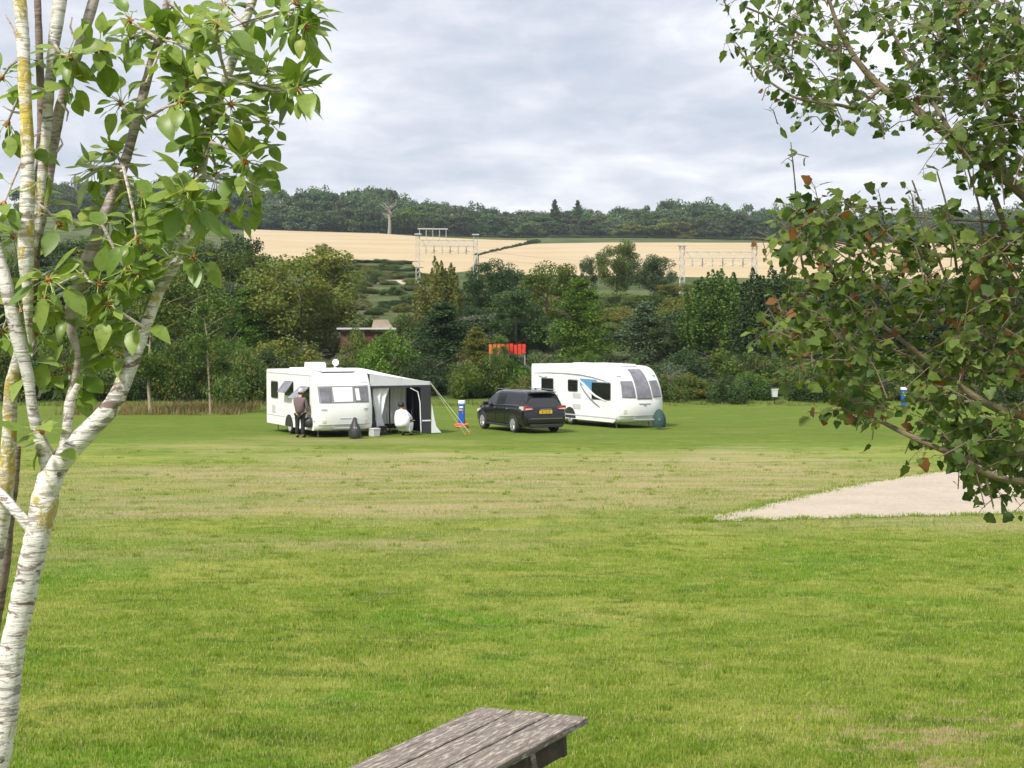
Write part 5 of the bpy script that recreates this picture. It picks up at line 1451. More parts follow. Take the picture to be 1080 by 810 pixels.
# ------------------------------------------------------------------ service posts, cable, bin, far bench
def post(px, py_, h, label, rz=0):
    p = hit(px, py_)
    root = thing('service_post', label, 'hook-up post', (p.x, p.y, p.z), rz, 'blue electric hook-up posts')
    MB().box((0, 0, h * .43), (.24, .22, h * .86)).build('pillar', M['blue'], root, bevel=.015)
    MB().box((0, 0, h * .93), (.27, .25, h * .12)).build('head', M['postwhite'], root, bevel=.02)
    MB().box((0, -.12, h * .70), (.16, .03, h * .16)).build('socket_panel', M['postwhite'], root, bevel=.008)
    for k in (-1, 1): MB().lathe([(.03, -.02), (.035, .02)], 'y', 10, c=(k * .04, -.14, h * .70)).build('socket', M['black'], root)
    MB().box((0, 0, .02), (.36, .34, .06)).build('base', M['concrete'], root)
    return root
p1 = post(487, 450.5, 1.12, 'blue post with white head between the awning and the black car', R(-8))
p2 = post(953, 432, 1.18, 'blue post with white head at the far right field edge', R(5))
# orange cable heap at the first post
cb = MB(); pts = []
for i in range(70):
    a_ = i * .55; pts.append((.26 * math.cos(a_) * (1 + .1 * math.sin(i)), -.35 + .2 * math.sin(a_), .03 + .13 * abs(math.sin(i * .41))))
cb.tube(pts + [(.3, -.2, .02), (.2, 0, .05), (0, -.14, .75)], .018, 6)
o = cb.build('power_cable', M['orange']); o.location = p1.location; tag(o, 'tangled orange cable at the foot of the nearer blue post', 'cable')
pb = hit(817, 426)
bn = thing('dog_waste_bin', 'small pale bin on a short dark post by the far hedge', 'bin', (pb.x, pb.y, pb.z), R(5))
MB().tube([(0, 0, 0), (0, 0, .45)], .035, 8).build('post', M['black'], bn)
MB().prism([(-.13, .38), (.13, .38), (.16, .78), (-.16, .78)], 'y', -.13, .13).build('bin_body', M['pale'], bn, bevel=.02)
MB().box((0, 0, .80), (.36, .30, .05)).build('lid', M['pale'], bn, bevel=.012)
pb = hit(1003, 431)
fb = thing('picnic_bench', 'distant wooden picnic bench half hidden behind the right hand leaves', 'bench', (pb.x, pb.y, pb.z), R(3))
MB().box((0, 0, .74), (1.9, .75, .05)).build('table_top', M['wood'], fb)
for s in (-1, 1):
    MB().box((0, s * .72, .44), (1.9, .27, .05)).build('seat', M['wood'], fb)
    mb = MB()
    MB().tube([(s * .7, -.7, 0), (s * .7, -.2, .72)], .05, 4).build('leg', M['wood'], fb); MB().tube([(s * .7, .7, 0), (s * .7, .2, .72)], .05, 4).build('leg', M['wood'], fb)
    MB().box((s * .7, 0, .38), (.05, 1.6, .1)).build('crosspiece', M['wood'], fb)

# ------------------------------------------------------------------ foreground table
def table():
    Wd = .83; L = 1.9
    T = at(505, 746, 9.62)
    u = Vector((-.49, -.872, 0)).normalized()       # along the planks, towards the camera
    wv = Vector((.872, -.49, 0)).normalized()
    tilt = .05
    wv3 = (wv + Vector((0, 0, tilt))).normalized(); up3 = u.cross(wv3).normalized()
    if up3.z < 0: up3 = -up3
    g = gz(T.x, T.y)
    rot = Matrix((u, wv3, up3)).transposed()
    if rot.determinant() < 0:
        pass
    root = thing('wooden_table', 'weathered grey wooden picnic table at the bottom of the view', 'table')
    root.matrix_world = Matrix.Translation(T) @ rot.to_4x4()
    # local: x along planks, y across (left to right), z up from the top surface
    r = random.Random(4); n = 3; gap = .020; pw = (Wd - gap * (n - 1)) / n
    for i in range(n):
        y0 = i * (pw + gap); x0 = r.uniform(-.012, .012); mb = MB()
        nx = 40; vs = []; fs = []
        for k in range(nx + 1):
            x = x0 + (L - x0) * k / nx
            e0 = r.uniform(-.0025, .0025); e1 = r.uniform(-.0025, .0025)
            vs += [(x, y0 + e0, -.045), (x, y0 + e0, -.006), (x, y0 + e0 + .008, 0 + r.uniform(-.001, .001)), (x, y0 + pw / 2, .002), (x, y0 + pw + e1 - .008, r.uniform(-.001, .001)), (x, y0 + pw + e1, -.006), (x, y0 + pw + e1, -.045)]
        for k in range(nx):
            for j in range(7): fs.append((k * 7 + j, k * 7 + (j + 1) % 7, (k + 1) * 7 + (j + 1) % 7, (k + 1) * 7 + j))
        fs.append(tuple(range(7))[::-1]); fs.append(tuple(range(nx * 7, nx * 7 + 7)))
        mb.add(vs, fs); mb.build('plank', M['wood'], root)
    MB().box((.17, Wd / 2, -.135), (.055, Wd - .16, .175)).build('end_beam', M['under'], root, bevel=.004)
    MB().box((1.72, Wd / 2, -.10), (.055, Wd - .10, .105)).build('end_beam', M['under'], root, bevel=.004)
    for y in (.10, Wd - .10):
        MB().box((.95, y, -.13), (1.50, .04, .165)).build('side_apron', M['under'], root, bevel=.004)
    for x in (.62, 1.40):
        for y, s in ((.13, -1), (Wd - .13, 1)):
            mb = MB(); mb.add([(x - .03, y - .05, -.05), (x + .03, y - .05, -.05), (x + .03, y + .05, -.05), (x - .03, y + .05, -.05)] + [(x - .03, y - .05 + s * .12, -.80), (x + .03, y - .05 + s * .12, -.80), (x + .03, y + .05 + s * .12, -.80), (x - .03, y + .05 + s * .12, -.80)],
                   [(0, 1, 2, 3), (7, 6, 5, 4), (0, 4, 5, 1), (1, 5, 6, 2), (2, 6, 7, 3), (3, 7, 4, 0)]); mb.build('leg', M['wood'], root)
        MB().box((x, Wd / 2, -.5), (.05, Wd - .1, .09)).build('crosspiece', M['wood'], root)
table()

# ------------------------------------------------------------------ near trees: leaf builders
def leaf_template_ovate(nseg=6):
    V = []; Fq = []
    for i in range(nseg + 1):
        t = i / nseg; w = 0.33 * math.sin(math.pi * min(1, t ** 0.8)) ** 0.8 * (1 - 0.15 * t) if 0 < t < 1 else 0.012
        x = t; z = -0.22 * t * t
        V += [(x, -w, z + 0.16 * w), (x, 0, z), (x, w, z + 0.16 * w)]
    for i in range(nseg):
        a_ = i * 3
        Fq += [(a_, a_ + 1, a_ + 4, a_ + 3), (a_ + 1, a_ + 2, a_ + 5, a_ + 4)]
    return np.array(V), np.array(Fq)
def leaf_template_lobed():
    """five lobed leaf as a fan of triangles round a point on the midrib"""
    out_ = [(0, 0), (.06, .24), (.10, .38), (.28, .36), (.44, .46), (.58, .34), (.68, .26), (.84, .18), (1.0, 0), (.84, -.18), (.68, -.26), (.58, -.34), (.44, -.46), (.28, -.36), (.10, -.38), (.06, -.24)]
    V = [(.38, 0, 0.0)] + [(x, y, 0.16 * abs(y) - .12 * x * x) for x, y in out_]
    n = len(out_); Fq = [(0, 1 + i, 1 + (i + 1) % n) for i in range(n)]
    return np.array(V), np.array(Fq)
def place_leaves(name, T, pos, d, nr, size, mat, parent, curl=None):
    V0, F0 = T; n = len(pos); k = len(V0)
    d = d / (np.linalg.norm(d, axis=1, keepdims=True) + 1e-9)
    s = np.cross(nr, d); s /= np.linalg.norm(s, axis=1, keepdims=True) + 1e-9
    nn = np.cross(d, s)
    r_ = np.random.default_rng(n)
    wsc = r_.uniform(.8, 1.15, (n, 1, 1)); cz = r_.uniform(-.8, 2.2, (n, 1, 1)); tw = r_.normal(0, .35, (n, 1, 1))
    lx = V0[None, :, 0:1]; ly = V0[None, :, 1:2] * wsc; lz = V0[None, :, 2:3] * cz + tw * V0[None, :, 1:2] * V0[None, :, 0:1]
    P = pos[:, None, :] + size[:, None, None] * (lx * d[:, None, :] + ly * s[:, None, :] + lz * nn[:, None, :])
    Fa = (F0[None] + (np.arange(n) * k)[:, None, None]).reshape(-1, F0.shape[1])
    return np_mesh(name, P.reshape(-1, 3), Fa, mat, parent, smooth=True)

def smooth_path(pts, n=6):
    """Catmull-Rom through (px,py,w,Y) control points"""
    P = [np.array(p, float) for p in pts]; P = [2 * P[0] - P[1]] + P + [2 * P[-1] - P[-2]]; out_ = []
    for i in range(1, len(P) - 2):
        for k in range(n):
            t = k / n
            out_.append(.5 * ((2 * P[i]) + (-P[i - 1] + P[i + 1]) * t + (2 * P[i - 1] - 5 * P[i] + 4 * P[i + 1] - P[i + 2]) * t * t + (-P[i - 1] + 3 * P[i] - 3 * P[i + 1] + P[i + 2]) * t ** 3))
    out_.append(P[-2]); return out_
def stem(pts, name, mat, parent, seg=14, wob=.06, n=6):
    path = smooth_path(pts, n); C = []; Rr = []
    for p in path:
        C.append(at(p[0], p[1], p[3])); Rr.append(max(.0012, p[2] / 2 / F * p[3] * random.uniform(1 - wob, 1 + wob) * (0.9 if seg >= 14 else 1)))
    mb = MB(); mb.tube(C, Rr, seg, jitter=wob * .4)
    return mb.build(name, mat, parent, smooth=True), C

# ---- left tree
def left_tree():
    base = at(-30, 860, 2.85); base.z = gz(base.x, base.y)
    root = thing('white_barked_tree', 'white barked tree with yellow lichen and broad leaves at the left edge', 'tree', (0, 0, 0))
    root.location = base
    inv = Matrix.Translation(-base)
    holder = root
    def st(pts, name, mat, seg=14, wob=.06):
        o, C = stem(pts, name, M[mat], holder, seg, wob); o.matrix_parent_inverse = inv; return C
    B = 2.85
    gpx = -62; 
    trunk = [(-75, 2050, 60, B - .02), (-60, 1500, 44, B), (-35, 1000, 36, B), (-12, 840, 32, B), (3, 768, 30, B), (12, 691, 29, B), (20, 653, 28, B), (28, 615, 29, B), (37, 576, 29, B), (45, 540, 31, B), (52, 508, 29, B), (66, 484, 26, B), (88, 460, 23, B), (119, 426, 21, B), (138, 384, 18, B), (153, 346, 14, B + .02), (168, 307, 13, B + .03), (184, 279, 12, B + .04), (200, 235, 10.5, B + .05), (212, 185, 10, B + .06), (222, 132, 10, B + .06), (239, 82, 11, B + .05), (258, 25, 10, B + .05), (270, -10, 9, B + .05), (290, -80, 7, B + .05), (300, -160, 4, B + .05)]
    paths = {}
    paths['main'] = st(trunk, 'trunk', 'birch', 18)
    paths['A'] = st([(56, 512, 16, B), (50, 492, 16, B), (36, 441, 13, B), (29, 395, 14, B - .01), (19, 357, 16, B - .02), (8, 307, 16, B - .03), (-3, 262, 14, B - .03), (-16, 200, 12, B - .03), (-25, 100, 9, B)], 'branch', 'birch')
    paths['B'] = st([(-18, 700, 16, B + .1), (-6, 600, 18, B + .1), (3, 540, 19, B + .08), (7, 499, 18, B + .06), (10, 457, 17, B + .04), (12, 411, 16, B + .02), (21, 372, 14, B - .01)], 'branch', 'birchy')
    paths['Bl'] = st([(36, 562, 14, B), (22, 545, 13, B), (6, 527, 12, B + .02), (-14, 508, 12, B + .05)], 'branch', 'birch')
    paths['C'] = st([(-22, 760, 14, B + .25), (-6, 660, 15, B + .22), (4, 600, 14, B + .2), (10, 540, 13, B + .18), (16, 500, 10, B + .16), (19, 470, 7, B + .15)], 'branch', 'birchd')
    paths['D'] = st([(32, 362, 5, B - .01), (30, 335, 9, B - .04), (29, 300, 14, B - .05), (27, 259, 19, B - .06), (29, 207, 17, B - .06), (29, 155, 15, B - .06), (26, 90, 15, B - .06), (24, 35, 15, B - .05), (20, -10, 15, B - .05), (12, -120, 11, B)], 'branch', 'birchy')
    paths['E'] = st([(34, 330, 8, B + .06), (39, 240, 12, B + .05), (42, 193, 12, B + .06), (44, 121, 10, B + .07), (42, 69, 9, B + .08), (40, 10, 8, B + .08), (36, -80, 6, B + .1)], 'branch', 'birchd')
    paths['F'] = st([(36, 262, 8, B - .02), (42, 215, 12, B), (46, 170, 12, B), (49, 138, 12, B), (52, 97, 12, B), (57, 45, 13, B), (63, 3, 15, B), (70, -60, 11, B)], 'branch', 'birch')
    paths['G'] = st([(40, 250, 10, B + .03), (46, 215, 14, B + .04), (51, 180, 14, B + .05), (57, 145, 14, B + .05), (66, 104, 12, B + .05), (83, 52, 12, B + .05), (99, 0, 12, B + .05), (118, -70, 8, B + .05)], 'branch', 'birchm')
    paths['K'] = st([(62, 494, 10, B + .01), (69, 464, 11, B + .02), (73, 426, 11, B + .03), (78, 403, 8, B + .04), (82, 375, 7, B + .04), (76, 352, 11, B + .05), (74, 334, 16, B + .06), (88, 288, 17, B + .06), (107, 235, 13, B + .08), (130, 176, 12, B + .08), (142, 135, 11, B + .08), (154, 88, 11, B + .08), (167, 41, 9, B + .08), (176, 0, 7, B + .08), (186, -60, 5, B + .08)], 'branch', 'birchm')
    # the yellow crusted fork
    st([(66, 476, 12, B + .0), (69, 464, 12, B + .0), (72, 440, 11, B + .0), (74, 424, 12, B + .0), (82, 405, 6, B)], 'lichen_branch', 'birchy')
    tw = MB()
    def twig(pts, w0, w1):
        m = len(pts)
        tw.tube([at(p[0], p[1], p[2]) for p in pts], [(w0 + (w1 - w0) * i / (m - 1)) / 2 / F * B for i in range(m)], 6)
    # shoots that carry the leaf rosettes: (px,py) and their source on a stem
    shoots = [((153, 346), (128, 330), (115, 322)), ((138, 384), (130, 368), (116, 358)), ((74, 424), (74, 405), (72, 390)), ((184, 279), (196, 276), (203, 272)), ((107, 235), (112, 232), (115, 232)),
              ((130, 176), (140, 220), (144, 252)), ((107, 235), (120, 262), (134, 281)), ((212, 185), (204, 192), (195, 201)), ((222, 150), (226, 170), (229, 184)), ((154, 88), (166, 60), (172, 42)), ((239, 82), (233, 60), (230, 34)),
              ((230, 108), (236, 108), (243, 110)), ((239, 82), (260, 78), (281, 74)), ((154, 125), (172, 114), (190, 108)), ((222, 140), (212, 140), (205, 142)), ((258, 25), (280, 18), (300, 12)), ((239, 82), (270, 90), (305, 92)),
              ((228, 120), (255, 130), (280, 128)), ((167, 41), (150, 30), (138, 22)), ((142, 135), (136, 120), (128, 110)), ((130, 176), (124, 165), (118, 160)), ((40, 420), (46, 405), (52, 395)), ((24, 60), (10, 70), (2, 82)), ((29, 155), (14, 190), (4, 215)),
              ((212, 185), (240, 196), (262, 205)), ((222, 150), (245, 158), (258, 170)), ((176, 0), (190, 12), (200, 22)), ((258, 25), (244, 14), (236, 6)), ((222, 132), (205, 110), (196, 88)), ((184, 279), (170, 262), (165, 240)), ((200, 235), (188, 225), (178, 222)),
              ((29, 207), (50, 222), (62, 236)), ((88, 288), (62, 300), (52, 296)), ((60, 484), (52, 470), (44, 455)), ((200, 235), (222, 232), (240, 222)), ((29, 300), (10, 330), (2, 350)), ((83, 52), (95, 55), (105, 52)), ((51, 97), (62, 90), (70, 85)), ((270, -10), (290, -5), (312, 3)), ((300, 12), (312, 20), (322, 28))]
    pos = []; dr = []; nn = []; sz = []; ylw = []
    rl = random.Random(17)
    for (a_, b_) in (((10, 340), (22, 328)), ((29, 395), (38, 352)), ((74, 334), (60, 326)), ((88, 288), (97, 338)), ((78, 403), (94, 376)), ((29, 259), (14, 250)), ((26, 90), (8, 130)), ((57, 45), (72, 60)), ((30, 330), (46, 316)), ((88, 288), (104, 300)), ((128, 180), (150, 205)), ):
        shoots.append((a_, ((a_[0] + b_[0]) / 2 - 2, (a_[1] + b_[1]) / 2 + 3), b_))
    for sh in list(shoots):
        x_, y_ = sh[2]
        if x_ > 95 and y_ < 300 and rl.random() < .45:
            dx_, dy_ = rl.uniform(-24, 22), rl.uniform(-22, 22)
            shoots.append((sh[0], ((sh[1][0] + x_ + dx_) / 2 - 3, (sh[1][1] + y_ + dy_) / 2 + 3), (x_ + dx_, y_ + dy_))); stalks = MB(); buds = MB()
    for si, sh in enumerate(shoots):
        Y = B + rl.uniform(-.10, .16)
        a_, b_, c_ = [Vector(at(q[0], q[1], B + (Y - B) * f)) for q, f in zip(sh, (.2, .7, 1.0))]
        tw.tube([a_, b_, c_], [.0035, .0028, .0024], 6)
        ax = (c_ - b_).normalized(); ref = ax.orthogonal().normalized(); bi = ax.cross(ref)
        buds.lathe([(.001, -.008), (.005, -.004), (.006, .002), (.003, .008), (.001, .01)], 'z', 8, Matrix.Translation(c_) @ ax.to_track_quat('Z', 'Y').to_matrix().to_4x4())
        for q in range(5):
            an = q * 1.3; rd = (ref * math.cos(an) + bi * math.sin(an)) * .7 + ax * .6
            buds.tube([c_, c_ + rd.normalized() * .012], [.003, .0006], 4)
        cnt = rl.randint(10, 14) if sh[2][0] > 90 else rl.randint(7, 11)
        off = rl.uniform(0, 6.28)
        for q in range(cnt):
            an = off + q * 2.4; th = R(rl.uniform(45, 105))
            d = ax * math.cos(th) + (ref * math.cos(an) + bi * math.sin(an)) * math.sin(th)
            d = (d + Vector((0, 0, rl.uniform(-.15, .25)))).normalized()
            L = rl.uniform(.016, .038)
            p1_ = c_ + d * L * .5 + Vector((0, 0, .002)); p2_ = c_ + d * L + Vector((0, 0, -.003))
            stalks.tube([c_, p1_, p2_], [.0013, .001, .0009], 5)
            dd = (d + Vector((0, 0, rl.uniform(-.65, -.05)))).normalized()
            n_ = Vector((rl.uniform(-.8, .5), -0.7 + rl.uniform(-.7, .5), 1)).normalized()
            pos.append(p2_); dr.append(dd); nn.append(n_); sz.append(rl.uniform(.018, .052) if rl.random() < .8 else rl.uniform(.052, .070)); ylw.append(rl.random() < .05 or (si in (0, 1) and q == 0))
        # loose leaves along the shoot and beyond
        for q in range(rl.randint(3, 6)):
            f = rl.random(); p = a_.lerp(c_, f); d = Vector((rl.uniform(-1, 1), rl.uniform(-.6, .6), rl.uniform(-.4, .8))).normalized()
            p2_ = p + d * .02; stalks.tube([p, p2_], [.001, .0009], 5)
            pos.append(p2_); dr.append((d + Vector((0, 0, -.3))).normalized()); nn.append(Vector((rl.uniform(-.5, .5), -.5, 1)).normalized()); sz.append(rl.uniform(.035, .065)); ylw.append(False)
    # thin side twigs with small leaves, hanging right
    for s0, s1 in (((243, 110), (330, 95)), ((230, 34), (325, 8)), ((229, 184), (278, 200)), ((205, 142), (286, 150)), ((300, 12), (328, 12)), ((258, 170), (285, 186)), ((172, 42), (215, 60)), ((190, 108), (178, 70))):
        Y = B + rl.uniform(-.08, .12); a_ = at(*s0, Y); c_ = at(*s1, Y + rl.uniform(-.05, .05)); m_ = a_.lerp(c_, .5) + Vector((0, 0, .008))
        tw.tube([a_, m_, c_], [.0022, .0016, .0009], 5)
        for k in range(13):
            f = (k + .5) / 13; p = a_.lerp(c_, f) + Vector((0, 0, .008 * math.sin(math.pi * f))); d = Vector((rl.uniform(-.5, .9), rl.uniform(-.6, .6), rl.uniform(-1, .7))).normalized()
            pos.append(p + d * .012); dr.append(d); nn.append(Vector((rl.uniform(-.6, .6), -.6, .8)).normalized()); sz.append(rl.uniform(.022, .048)); ylw.append(rl.random() < .04)
    # dark dead twigs on the upper stems
    for q in (((66, 110), (72, 118), (70, 128)), ((78, 40), (74, 28), (76, 18)), ((84, 48), (92, 52), (98, 50)), ((60, 160), (66, 152), (64, 146)), ((27, 120), (14, 118), (3, 112)), ((24, 300), (46, 290), (64, 280)), ((31, 145), (44, 140), (56, 128)), ((24, 60), (14, 30), (6, 16))):
        tw.tube([at(x, y, B) for x, y in q], [.003, .0024, .0014], 6)
    twm = tw.build('twigs', M['birchm'], holder, smooth=True); twm.matrix_parent_inverse = inv; twm['kind'] = 'stuff'
    o = stalks.build('leaf_stalks', M['stalk'], holder, smooth=True); o['kind'] = 'stuff'; o.matrix_parent_inverse = inv
    o = buds.build('bud_scales', M['bud'], holder, smooth=True); o['kind'] = 'stuff'; o.matrix_parent_inverse = inv
    T = leaf_template_ovate()
    pos = np.array([tuple(p) for p in pos]); dr = np.array([tuple(p) for p in dr]); nn = np.array([tuple(p) for p in nn]); sz = np.array(sz); ylw = np.array(ylw)
    for sel, mt, nm in ((~ylw, 'leafL', 'foliage'), (ylw, 'leafY', 'yellow_foliage')):
        o = place_leaves(nm, T, pos[sel], dr[sel], nn[sel], sz[sel], M[mt], holder); o.matrix_parent_inverse = inv
left_tree()

# ---- right tree
def inside(poly, x, y):
    c = False; j = len(poly) - 1
    for i in range(len(poly)):
        if (poly[i][1] > y) != (poly[j][1] > y) and x < (poly[j][0] - poly[i][0]) * (y - poly[i][1]) / (poly[j][1] - poly[i][1]) + poly[i][0]: c = not c
        j = i
    return c
def right_tree():
    Y0 = 5.2
    base = at(1290, 800, Y0); base.z = gz(base.x, base.y)
    root = thing('lobed_leaf_tree', 'leafy tree with small lobed leaves reaching in from the right edge', 'tree', base)
    inv = Matrix.Translation(-base)
    rl = random.Random(31)
    def st(pts, name, mat='branch', seg=10):
        o, C = stem(pts, name, M[mat], root, seg, .07); o.matrix_parent_inverse = inv; return C
    st([(1292, 1240, 62, Y0), (1288, 1000, 50, Y0), (1275, 760, 44, Y0), (1240, 520, 36, Y0), (1190, 340, 27, Y0), (1150, 200, 20, Y0), (1130, 60, 15, Y0), (1120, -120, 9, Y0)], 'trunk')
    br = [
     [(1195, 345, 20, Y0), (1130, 270, 17, Y0), (1090, 215, 14, Y0 - .1), (1058, 186, 12, Y0 - .1), (1010, 150, 11, Y0 - .1), (965, 115, 9, Y0 - .05), (930, 92, 8, Y0), (905, 65, 6, Y0), (885, 30, 5, Y0), (868, -20, 3, Y0)],
     [(1240, 520, 18, Y0), (1150, 470, 13, Y0), (1085, 441, 9.5, Y0 - .2), (1045, 428, 8, Y0 - .3), (1000, 398, 6, Y0 - .3), (960, 366, 5, Y0 - .3), (925, 338, 3, Y0 - .2)],
     [(1255, 620, 16, Y0), (1170, 560, 12, Y0 - .2), (1100, 515, 9, Y0 - .3), (1050, 503, 7.5, Y0 - .4), (1010, 482, 6, Y0 - .4), (965, 462, 5.5, Y0 - .4), (925, 442, 4.5, Y0 - .3), (895, 422, 2.5, Y0 - .3)],
     [(1060, 240, 7, Y0 + .1), (1042, 180, 6, Y0 + .1), (1048, 110, 5, Y0 + .1), (1056, 40, 4, Y0 + .1), (1048, -20, 3, Y0 + .1)],
     [(1150, 200, 9, Y0), (1080, 170, 6, Y0 + .1), (1050, 130, 5, Y0 + .1), (1020, 60, 5, Y0 + .2), (1005, 0, 5, Y0 + .2), (1000, -30, 4, Y0 + .2)],
     [(1010, 150, 5, Y0), (985, 110, 4, Y0 + .1), (955, 60, 3.5, Y0 + .1), (935, 20, 3, Y0 + .1)],
     [(880, 110, 3.5, Y0 - .1), (845, 105, 2.8, Y0 - .1), (820, 92, 2.5, Y0 - .1), (795, 72, 2.2, Y0 - .1), (775, 48, 1.6, Y0 - .1)],
     [(930, 92, 5, Y0), (905, 112, 4, Y0 - .05), (880, 110, 3.5, Y0 - .1)],
     [(905, 65, 4, Y0), (860, 45, 3, Y0), (815, 20, 2.5, Y0), (780, 5, 2, Y0)],
     [(1190, 340, 12, Y0), (1120, 330, 8, Y0 + .1), (1050, 320, 6, Y0 + .2), (980, 330, 4, Y0 + .2), (910, 340, 3, Y0 + .3), (850, 330, 2, Y0 + .3)],
     [(1150, 290, 9, Y0 + .1), (1080, 262, 6, Y0 + .2), (1000, 270, 4, Y0 + .2), (920, 262, 3, Y0 + .3), (855, 250, 2, Y0 + .3)],
     [(855, 330, 2.4, Y0 + .2), (850, 300, 2.4, Y0 + .1), (842, 250, 2.2, Y0 + .1), (839, 200, 1.8, Y0 + .1), (834, 150, 1.0, Y0 + .1)],
     [(1000, 300, 3, Y0), (985, 260, 2.6, Y0), (975, 225, 2.2, Y0), (962, 190, 1.6, Y0)],
     [(1010, 290, 3, Y0), (1000, 225, 2.4, Y0), (988, 180, 1.4, Y0)],
     [(1040, 290, 3, Y0), (1034, 225, 2.6, Y0), (1020, 175, 2, Y0)],
     [(1070, 235, 3, Y0), (1010, 232, 2.2, Y0), (960, 228, 1.6, Y0)],
     [(960, 370, 3, Y0 - .2), (900, 370, 2.4, Y0 - .1), (860, 345, 1.8, Y0), (820, 325, 1.2, Y0)],
     [(850, 262, 2.2, Y0 + .1), (825, 255, 1.8, Y0 + .1), (800, 245, 1.2, Y0 + .1)],
     [(1040, 503, 3, Y0 - .4), (1044, 520, 2, Y0 - .4), (1048, 534, 1.2, Y0 - .4)],
     [(1246, 560, 14, Y0), (1320, 420, 11, Y0 + .1), (1390, 300, 8, Y0 + .2), (1440, 180, 5, Y0 + .2), (1465, 80, 3, Y0 + .2)],
     [(1190, 340, 12, Y0), (1250, 200, 9, Y0 + .2), (1310, 60, 6, Y0 + .3), (1350, -80, 3, Y0 + .3)],
     [(1150, 200, 9, Y0), (1190, 80, 6, Y0 - .2), (1230, -80, 4, Y0 - .3), (1240, -220, 2, Y0 - .3)],
     [(925, 442, 3, Y0 - .3), (885, 432, 2.4, Y0 - .3), (878, 440, 1.2, Y0 - .3)],
    ]
    for b in br: st(b, 'branch', seg=8)
    zones = [ # polygon, number of sprays, dry?
     ([(757, -10), (768, 22), (792, 52), (818, 80), (850, 108), (880, 128), (915, 120), (948, 150), (985, 150), (1010, 175), (1040, 200), (1100, 215), (1100, -30), (757, -30)], 195, 0),
     ([(985, -20), (1100, -20), (1100, 240), (1040, 200), (1000, 120)], 45, 0),
     ([(832, 215), (850, 232), (870, 212), (900, 224), (950, 212), (985, 240), (1040, 240), (1100, 225), (1100, 400), (1000, 410), (930, 400), (870, 395), (835, 375), (812, 345), (800, 330), (835, 305), (822, 262)], 265, 1),
     ([(900, 390), (1100, 390), (1100, 505), (1060, 500), (1000, 470), (940, 450), (905, 425)], 50, 0),
     ([(1005, 455), (1100, 465), (1100, 535), (1060, 532), (1010, 505)], 34, 0),
     ([(1110, -330), (1240, -300), (1400, -120), (1480, 120), (1470, 380), (1380, 500), (1230, 470), (1130, 430), (1105, 200), (1100, -100)], 360, 0),
     ([(880, 405), (925, 420), (1000, 465), (985, 478), (920, 452), (880, 430)], 14, 1),
    ]
    tw = MB(); data = {0: [[], [], [], []], 1: [[], [], [], []]}
    def spray(px, py, Y, dry, k=None, L=None, ang=None):
        p = at(px, py, Y); an = ang if ang is not None else rl.gauss(2.2, .9)
        d = Vector((math.cos(an), rl.uniform(-.5, .5), math.sin(an) * .8)).normalized(); L = L or rl.uniform(.12, .24)
        pts = [p - d * L * .45, p + Vector((0, 0, .01)), p + d * L * .4 + Vector((0, 0, -.012)), p + d * L * .6 + Vector((0, 0, -.03))]
        tw.tube(pts, [.0022, .0018, .0013, .0008], 5)
        k = k or rl.randint(8, 13)
        D = data[dry]
        for i in range(k):
            f = (i + rl.random() * .6) / k * 3; j = min(2, int(f)); q = pts[j].lerp(pts[j + 1], f - j)
            dd = (d * .4 + Vector((rl.uniform(-1, 1), rl.uniform(-1, .8), rl.uniform(-1, .6)))).normalized()
            q2 = q + dd * rl.uniform(.012, .03); tw.tube([q, q2], [.0009, .0007], 3)
            D[0].append(q2); D[1].append((dd + Vector((0, 0, -.35))).normalized())
            D[2].append(Vector((rl.uniform(-.8, .8), -.5 + rl.uniform(-.6, .6), rl.uniform(.1, 1))).normalized()); D[3].append(rl.choice((rl.uniform(.016, .030), rl.uniform(.026, .044), rl.uniform(.040, .056))))
    for poly, cnt, dry in zones:
        xs = [p[0] for p in poly]; ys = [p[1] for p in poly]; c = 0; g = 0
        while c < cnt and g < 5000:
            g += 1
            x, y = rl.uniform(min(xs), max(xs)), rl.uniform(min(ys), max(ys))
            if not inside(poly, x, y): continue
            if 926 < x < 978 and 384 < y < 452: continue
            # gaps: sprays cluster along waves so that sky shows through
            w_ = math.sin(x * .045 + 1.3 * math.sin(y * .035)) + math.sin(y * .06 + x * .02 + 2)
            if w_ < -1.15 and rl.random() < .8: continue
            d_ = dry
            if dry and rl.random() < .4: d_ = 0
            spray(x, y, Y0 + rl.uniform(-.65, .75), d_); c += 1
    for x, y, d_ in ((840, 165, 1), (836, 215, 1), (842, 235, 1), (845, 262, 1), (776, 48, 0), (792, 68, 0), (808, 96, 0), (816, 120, 0), (862, 126, 0), (895, 130, 0), (1048, 528, 0), (790, 20, 0), (800, 10, 0), (806, 262, 1), (818, 320, 1), (962, 210, 0)):
        spray(x, y, Y0 + .05, d_, rl.randint(4, 7), .1)
    o = tw.build('twigs', M['twig'], root); o['kind'] = 'stuff'; o.matrix_parent_inverse = inv
    T = leaf_template_lobed()
    for k, mt, nm in ((0, 'leafR', 'foliage'), (1, 'leafRd', 'autumn_foliage')):
        D = [np.array([tuple(q) for q in d_]) for d_ in data[k][:3]]; s_ = np.array(data[k][3])
        o = place_leaves(nm, T, D[0], D[1], D[2], s_, M[mt], root); o.matrix_parent_inverse = inv
right_tree()

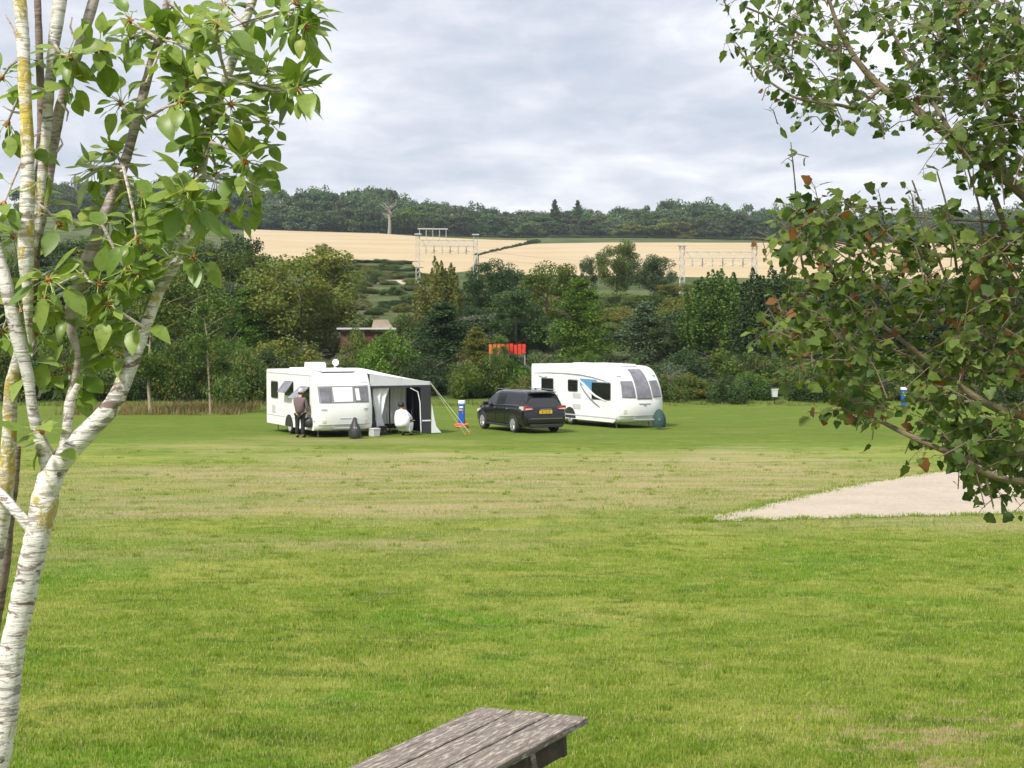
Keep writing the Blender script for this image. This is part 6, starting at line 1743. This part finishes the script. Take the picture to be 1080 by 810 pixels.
# ------------------------------------------------------------------ haze
HAZE = True
if HAZE:
    m = bpy.data.materials.new('haze air'); m.use_nodes = True; t = m.node_tree; t.nodes.clear()
    o_ = t.nodes.new('ShaderNodeOutputMaterial'); pv = t.nodes.new('ShaderNodeVolumePrincipled')
    pv.inputs['Density'].default_value = 0.00012; pv.inputs['Color'].default_value = (0.80, 0.88, 1.0, 1)
    t.links.new(pv.outputs[0], o_.inputs['Volume'])
    mb = MB(); mb.box((0, 2970, 55), (10100, 6100, 130)); hz_ = mb.build('haze', m); tag(hz_, 'thin pale haze in the air over the valley', 'haze', None, 'stuff')
print('wood trees', nwood, 'objects', len(bpy.data.objects))
